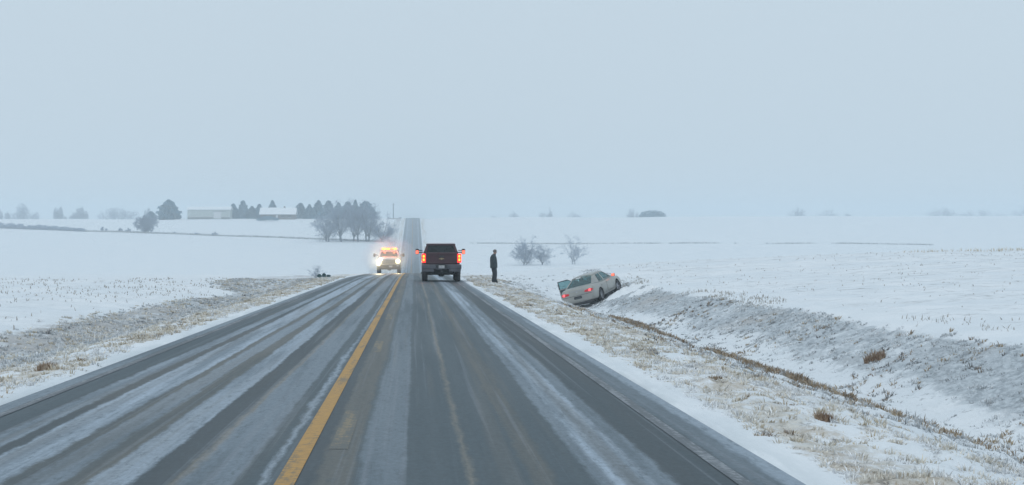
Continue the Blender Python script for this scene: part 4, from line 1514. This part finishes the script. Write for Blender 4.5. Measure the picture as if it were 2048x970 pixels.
# ================================================================== sedan in the ditch
def sedan():
    S = empty('sedan_car')
    P, Gl = M['champagne'], M['glass_teal']
    def sec(y, zb, zt, w, k=0.84, sh=0.06):
        h = zt - zb
        return [(0, y, zb), (w * .80, y, zb), (w * .95, y, zb + .05), (w * .99, y, zb + h * .30), (w, y, zb + h * .58), (w * .985, y, zb + h * .78), (w * .94, y, zt - sh), (w * k, y, zt - .008), (w * .45, y, zt + .016), (0, y, zt + .02)]
    secs = [sec(-2.47, .40, .70, .74, .9, .03), sec(-2.455, .34, .80, .83, .9, .03), sec(-2.40, .29, .98, .885, .88, .05), sec(-2.30, .26, 1.045, .915), sec(-2.0, .24, 1.065, .93),
            sec(-1.6, .22, 1.05, .935), sec(-1.2, .21, 1.01, .935), sec(-.4, .20, .985, .935), sec(.5, .20, .975, .935), sec(1.0, .20, .97, .932),
            sec(1.5, .21, .93, .925), sec(2.0, .23, .87, .90), sec(2.3, .27, .78, .84), sec(2.44, .33, .68, .74), sec(2.47, .38, .62, .64)]
    body = loft_obj('body', secs, P, S, 2)
    RW, FW = -1.38, 1.45
    cut_wheels(body, [(RW, .33), (FW, .33)], .405, .30, .92, M['well'])
    bv = bvh_of(body)
    for s in (-1, 1):
        wheel(S, s * .815, RW, .335, .22, s)
        wheel(S, s * .815, FW, .335, .22, s, -0.22)
    # greenhouse
    Ab, At, Bb, Bt, Gb, Gt, Cb, Ct = ((.80, 1.06, .965), (.60, .30, 1.415), (.845, -.33, .98), (.645, -.36, 1.43), (.835, -1.22, 1.00), (.625, -1.00, 1.42), (.775, -1.93, 1.052), (.585, -1.10, 1.41))
    def mir(p, s):
        return (p[0] * s, p[1], p[2])
    for s in (-1, 1):
        def qd(*p):
            q = [mir(x, s) for x in p]
            return q if s > 0 else [q[1], q[0], q[3], q[2]]
        if s > 0:
            glazed('side_window', qd(Bb, Ab, At, Bt), (.06, .07, .04, .09), P, Gl, S, 0.03)
        glazed('side_window', qd(Gb, Bb, Bt, Gt), (.14, .06, .04, .09), P, Gl, S, 0.03)
        q = qd(Cb, Gb, Gt, Ct)
        mesh_obj('rear_pillar', q, [(0, 1, 2, 3)], P, S)
    glazed('rear_window', [mir(Cb, -1), Cb, Ct, mir(Ct, -1)], (.05, .05, .05, .06), P, Gl, S, 0.03, bow=0.02)
    glazed('windshield', [Ab, mir(Ab, -1), mir(At, -1), At], (.05, .05, .04, .06), P, Gl, S, 0.03)
    # crowned roof skin
    k = 8
    RV, RF = [], []
    edge = [At, Bt, Gt, Ct]
    ys = [e[1] for e in edge]
    for j in range(k + 1):
        y = ys[0] + (ys[-1] - ys[0]) * j / k
        hw = float(np.interp(-y, [-v for v in ys], [e[0] for e in edge]))
        z = float(np.interp(-y, [-v for v in ys], [e[2] for e in edge]))
        for i in range(k + 1):
            u = 2 * i / k - 1
            RV.append((u * hw, y, z + .075 * (1 - u * u) * (0.55 + 0.45 * math.sin(PI * j / k))))
    for j in range(k):
        for i in range(k):
            a = j * (k + 1) + i
            RF.append((a, a + 1, a + k + 2, a + k + 1))
    rf = mesh_obj('roof', RV, RF, P, S, True)
    md = rf.modifiers.new('t', 'SOLIDIFY')
    md.thickness = 0.02
    bake(rf)
    # rear end
    for s in (-1, 1):
        q = [(s * .40, .75), (s * .885, .735), (s * .885, .885), (s * .45, .87)]
        if s < 0:
            q = [q[1], q[0], q[3], q[2]]
        tl = patch('taillight', bv, 'rear', 0, 0, 0, 0, M['redlens'], S, 0.012, 0.03, 0.75, 10, 6, 0.012, q)
        patch('bulb', bv, 'rear', s * .72 - .065, s * .72 + .065, .752, .872, M['redbulb'], tl, 0.026, 0.0, 1.0, 8, 8, 0.012)
    patch('trunk_seam', bv, 'rear', -.80, .80, .655, .672, M['black'], S, 0.004, 0.01, 0.0, 14, 1)
    patch('trunk_trim', bv, 'rear', -.36, .36, .90, .925, M['chrome'], S, 0.012, 0.01, 0.2, 10, 2)
    patch('emblem', bv, 'rear', -.05, .05, .80, .875, M['chrome'], S, 0.012, 0.01, 1.0, 8, 8)
    pr = patch('plate_recess', bv, 'rear', -.22, .22, .485, .625, M['black'], S, 0.005, 0.01, 0.2, 6, 4)
    patch('licence_plate', bv, 'rear', -.15, .15, .50, .57, M['doorcard'], pr, 0.012, 0.0, 0.1, 4, 3)
    box('rear_valance', (0, -2.30, .24), (1.45, .22, .12), M['black'], S, 0.04)
    bm = bmesh.new()
    add_box(bm, (0, .0, .20), (1.5, 4.4, .10), 0.03, 1)
    add_box(bm, (0, -1.38, .27), (1.4, .12, .12), 0.03, 1)
    add_box(bm, (.3, -2.0, .21), (.5, .5, .16), 0.05, 2)
    bm_obj('underbody', bm, M['well'], S)
    # right side details
    for (y0, y1) in ((-1.13, -.33), (-.29, .92)):
        dr = patch('door', bv, 'right', y0, y1, .34, .93, P, S, 0.005, 0.02, 0.12, 8, 8)
        patch('handle', bv, 'right', y0 + .07, y0 + .25, .80, .845, P, dr, 0.035, 0.01, 0.5, 4, 3)
    patch('door', bv, 'left', -1.13, -.33, .34, .93, P, S, 0.005, 0.02, 0.12, 8, 8)
    patch('door_opening', bv, 'left', -.29, .92, .30, .94, M['well'], S, 0.004, 0.02, 0.10, 8, 8)
    for s in (-1, 1):
        patch('sill_trim', bv, 'right' if s > 0 else 'left', -.92, .98, .25, .30, P, S, 0.012, 0.01, 0.1, 10, 2)
    mr = box('side_mirror', (1.02, .80, 1.02), (.20, .11, .15), M['black'], S, 0.04, None, True)
    box('mirror_glass', (1.035, .742, 1.03), (.16, .02, .12), M['mirror_glow'], mr, 0.008)
    for s in (-1, 1):
        patch('headlight', bv, 'front', s * .66 - .17, s * .66 + .17, .60, .72, M['chrome'], S, 0.01, 0.02, 0.6, 6, 4)
    patch('grille', bv, 'front', -.36, .36, .50, .66, M['black'], S, 0.01, 0.02, 0.4, 6, 4)
    # seats
    for (x, y, w) in ((-.38, -.15, .50), (.38, -.15, .50), (0, -1.05, 1.25)):
        bm = bmesh.new()
        add_box(bm, (x, y + .22, .62), (w, .5, .16), 0.05, 2)
        add_box(bm, (x, y - .08, .92), (w, .16, .56), 0.06, 2)
        for hx_ in ((x,) if w < 1 else (-.38, .38)):
            add_box(bm, (hx_, y - .10, 1.26), (.26, .09, .16), 0.035, 2)
        bm_obj('seat', bm, M['seat'], S, True)
    box('dashboard', (0, .85, .90), (1.4, .32, .16), M['seat'], S, 0.05)
    # driver's door standing open, hinged at its front edge
    D = empty('open_door', (-.915, .90, 0), (0, 0, 0))
    D.parent = S
    bm = bmesh.new()
    add_box(bm, (-.0, -.60, .62), (.06, 1.18, .62), 0.025, 2)
    bm_obj('skin', bm, P, D)
    bm = bmesh.new()
    add_box(bm, (.05, -.60, .62), (.06, 1.10, .56), 0.03, 2)
    add_box(bm, (.10, -.62, .70), (.07, .62, .07), 0.02, 2)
    bm_obj('lining', bm, M['doorcard'], D)
    q = [(.05, -.02, .93), (.05, -1.20, .95), (-.0 + .10, -1.17, 1.38), (.10, -.62, 1.38)]
    glazed('door_window', q, (.06, .06, .03, .08), M['black'], Gl, D, 0.03)
    D.rotation_euler[2] = -R(70)
    return S

car = sedan()
CX, CY = 10.35, 84.6
car.location = (CX, CY, -2.69)
_m = Matrix.Rotation(-R(24.5), 4, 'Z') @ Matrix.Rotation(R(7.0), 4, 'X') @ Matrix.Rotation(-R(14.2), 4, 'Y')
car.rotation_euler = _m.to_euler()
tag(car, 'champagne silver sedan tilted in the snowy ditch with its driver door open', 'car')

# ploughed-up snow round the stranded car
def snow_heap(x, y, rx, ry, h, seed, label):
    r = np.random.default_rng(seed)
    n = 22
    V, Fc = [], []
    for j in range(n + 1):
        for i in range(n + 1):
            u, v = 2 * i / n - 1, 2 * j / n - 1
            d2 = min(1.0, math.sqrt(u * u + v * v))
            xx, yy = x + u * rx, y + v * ry
            b = float(fbm(np.array([xx * 5.3]), np.array([yy * 3.5]), seed, 4)[0])
            b = max(0.0, (b - .5) * 2.6 + .5)
            V.append((xx, yy, gz(xx, yy) - .06 + h * (1 - d2 * d2) * (0.35 + 1.1 * b)))
    for j in range(n):
        for i in range(n):
            a = j * (n + 1) + i
            Fc.append((a, a + 1, a + n + 2, a + n + 1))
    o = mesh_obj('snow_heap', V, Fc, M['snowcap'], None, True)
    tag(o, label, 'snow heap', 'snow heaps round the stranded car')
snow_heap(11.6, 82.2, 1.3, 1.5, 0.26, 201, 'churned snow heap in front of the right rear wheel of the sedan')
snow_heap(12.1, 79.0, 0.9, 1.2, 0.2, 202, 'lumpy snow heap on the ditch bank nearer than the sedan')

# ================================================================== person
def person(x, y):
    Pn = empty('person', (x, y, gz(x, y) + 0.0))
    # built facing +Y (forward), then turned; joints in metres
    J = {
        'pel': ((0, 0, .95), (.175, .15)), 'bel': ((0, .01, 1.10), (.185, .155)), 'che': ((0, -.01, 1.30), (.195, .15)), 'sho': ((0, -.02, 1.44), (.12, .11)),
        'nec': ((0, .03, 1.53), (.062, .062)), 'jaw': ((0, .075, 1.60), (.068, .082)), 'hea': ((0, .085, 1.67), (.080, .098)), 'top': ((0, .085, 1.745), (.06, .075)),
        'nos': ((0, .185, 1.635), (.014, .014)), 'eaL': ((-.083, .075, 1.65), (.012, .02)), 'eaR': ((.083, .075, 1.65), (.012, .02)),
        'shL': ((-.20, -.02, 1.41), (.085, .085)), 'elL': ((-.27, -.07, 1.13), (.068, .068)), 'wrL': ((-.20, .10, .95), (.055, .055)), 'haL': ((-.15, .14, .90), (.05, .045)),
        'shR': ((.20, -.02, 1.41), (.085, .085)), 'elR': ((.27, -.07, 1.13), (.068, .068)), 'wrR': ((.20, .10, .95), (.055, .055)), 'haR': ((.15, .14, .90), (.05, .045)),
        'hiL': ((-.10, .0, .86), (.125, .125)), 'knL': ((-.11, .055, .49), (.085, .09)), 'anL': ((-.11, -.02, .11), (.068, .072)), 'heL': ((-.11, -.05, .045), (.045, .04)), 'toL': ((-.12, .15, .035), (.045, .032)),
        'hiR': ((.10, .02, .86), (.125, .125)), 'knR': ((.11, .10, .49), (.085, .09)), 'anR': ((.11, .05, .11), (.068, .072)), 'heR': ((.11, .02, .045), (.045, .04)), 'toR': ((.13, .22, .035), (.045, .032)),
    }
    E_ = ['pel bel', 'bel che', 'che sho', 'sho nec', 'nec jaw', 'jaw hea', 'hea top', 'hea nos', 'hea eaL', 'hea eaR', 'sho shL', 'shL elL', 'elL wrL', 'wrL haL', 'sho shR', 'shR elR', 'elR wrR', 'wrR haR',
          'pel hiL', 'hiL knL', 'knL anL', 'anL heL', 'anL toL', 'pel hiR', 'hiR knR', 'knR anR', 'anR heR', 'anR toR']
    keys = list(J)
    me = bpy.data.meshes.new('body')
    me.from_pydata([J[k][0] for k in keys], [tuple(keys.index(a) for a in e.split()) for e in E_], [])
    o = bpy.data.objects.new('body', me)
    COL.objects.link(o)
    md = o.modifiers.new('skin', 'SKIN')
    md.use_smooth_shade = True
    sk = me.skin_vertices[0].data
    for i, k in enumerate(keys):
        sk[i].radius = J[k][1]
        sk[i].use_root = (k == 'pel')
    s2 = o.modifiers.new('sub', 'SUBSURF')
    s2.levels = 2
    s2.render_levels = 2
    bake(o)
    me = o.data
    me.materials.clear()
    for mt in (pm('dark_jacket', (0.024, 0.040, 0.050), (0.036, 0.056, 0.068), 6.0, 0.85, bump=0.3), pm('dark_trousers', (0.018, 0.026, 0.036), (0.026, 0.036, 0.048), 6.0, 0.9, bump=0.3),
               pm('skin', (0.36, 0.23, 0.18), (0.30, 0.19, 0.15), 12.0, 0.6), pm('dark_shoes', (0.015, 0.015, 0.016), (0.025, 0.025, 0.026), 8.0, 0.6)):
        me.materials.append(mt)
    for p_ in me.polygons:
        z, yv = p_.center.z, p_.center.y
        p_.material_index = 3 if z < .09 else 1 if z < .84 else 0 if z < 1.545 else 2
        p_.use_smooth = True
    o.parent = Pn
    # jacket hem and collar, hair
    jk = M.setdefault('jacket2', pm('jacket_cloth', (0.022, 0.036, 0.044), (0.032, 0.05, 0.06), 5.0, 0.85, bump=0.4))
    def ring_shell(name, zs, rx, ry, cy, mat):
        V, Fc = [], []
        n = 28
        for z, a, b, c in zip(zs, rx, ry, cy):
            for k in range(n):
                an = 2 * PI * k / n
                w = 1 + .02 * math.sin(an * 5 + z * 9)
                V.append((math.cos(an) * a * w, c + math.sin(an) * b * w, z))
        for i in range(len(zs) - 1):
            for k in range(n):
                k2 = (k + 1) % n
                Fc.append((i * n + k, i * n + k2, (i + 1) * n + k2, (i + 1) * n + k))
        q = mesh_obj(name, V, Fc, mat, None, True)
        md_ = q.modifiers.new('t', 'SOLIDIFY')
        md_.thickness = 0.018
        bake(q)
        q.parent = Pn
    ring_shell('jacket', [.80, .90, 1.05, 1.22, 1.36, 1.44, 1.49], [.225, .228, .225, .228, .222, .16, .10], [.19, .195, .19, .185, .17, .135, .095], [.01, .01, .01, 0, -.01, -.01, .015], jk)
    ring_shell('collar', [1.47, 1.52, 1.56], [.098, .088, .085], [.095, .088, .088], [.02, .035, .05], jk)
    hr = pm('grey_brown_hair', (0.11, 0.095, 0.085), (0.17, 0.15, 0.14), 20.0, 0.9, bump=0.5)
    ring_shell('hair', [1.66, 1.70, 1.745, 1.785, 1.805], [.088, .090, .084, .055, .006], [.100, .104, .098, .066, .006], [.068, .070, .076, .082, .085], hr)
    for s in (-1, 1):
        box('eye', (s * .034, .172, 1.665), (.018, .012, .01), M['black'], Pn, 0.003)
    Pn.rotation_euler = (0, 0, -R(78))
    tag(Pn, 'person in dark jacket and trousers standing on the snowy verge looking down', 'person')
    return Pn
person(5.05, 86.5)

# ================================================================== falling-snow haze
HZ = 24.0
hv = [(x, y, z) for z in (-16.0, HZ) for y in (-60, 2660) for x in (-2560, 2560)]
haze = mesh_obj('haze', hv, [(0, 2, 3, 1), (4, 5, 7, 6), (0, 1, 5, 4), (1, 3, 7, 5), (3, 2, 6, 7), (2, 0, 4, 6)])
m = bpy.data.materials.new('snowy_air')
m.use_nodes = True
t = m.node_tree
t.nodes.clear()
o = N(t, 'OutputMaterial')
pv = N(t, 'VolumePrincipled')
pv.inputs['Density Attribute'].default_value = ''
pv.inputs['Color'].default_value = (0.86, 0.945, 1.0, 1)
pv.inputs['Density'].default_value = 0.0008
pv.inputs['Anisotropy'].default_value = 0.15
t.links.new(pv.outputs[0], o.inputs['Volume'])
haze.data.materials.append(m)
tag(haze, 'pale falling snow haze over the whole landscape', kind='stuff')
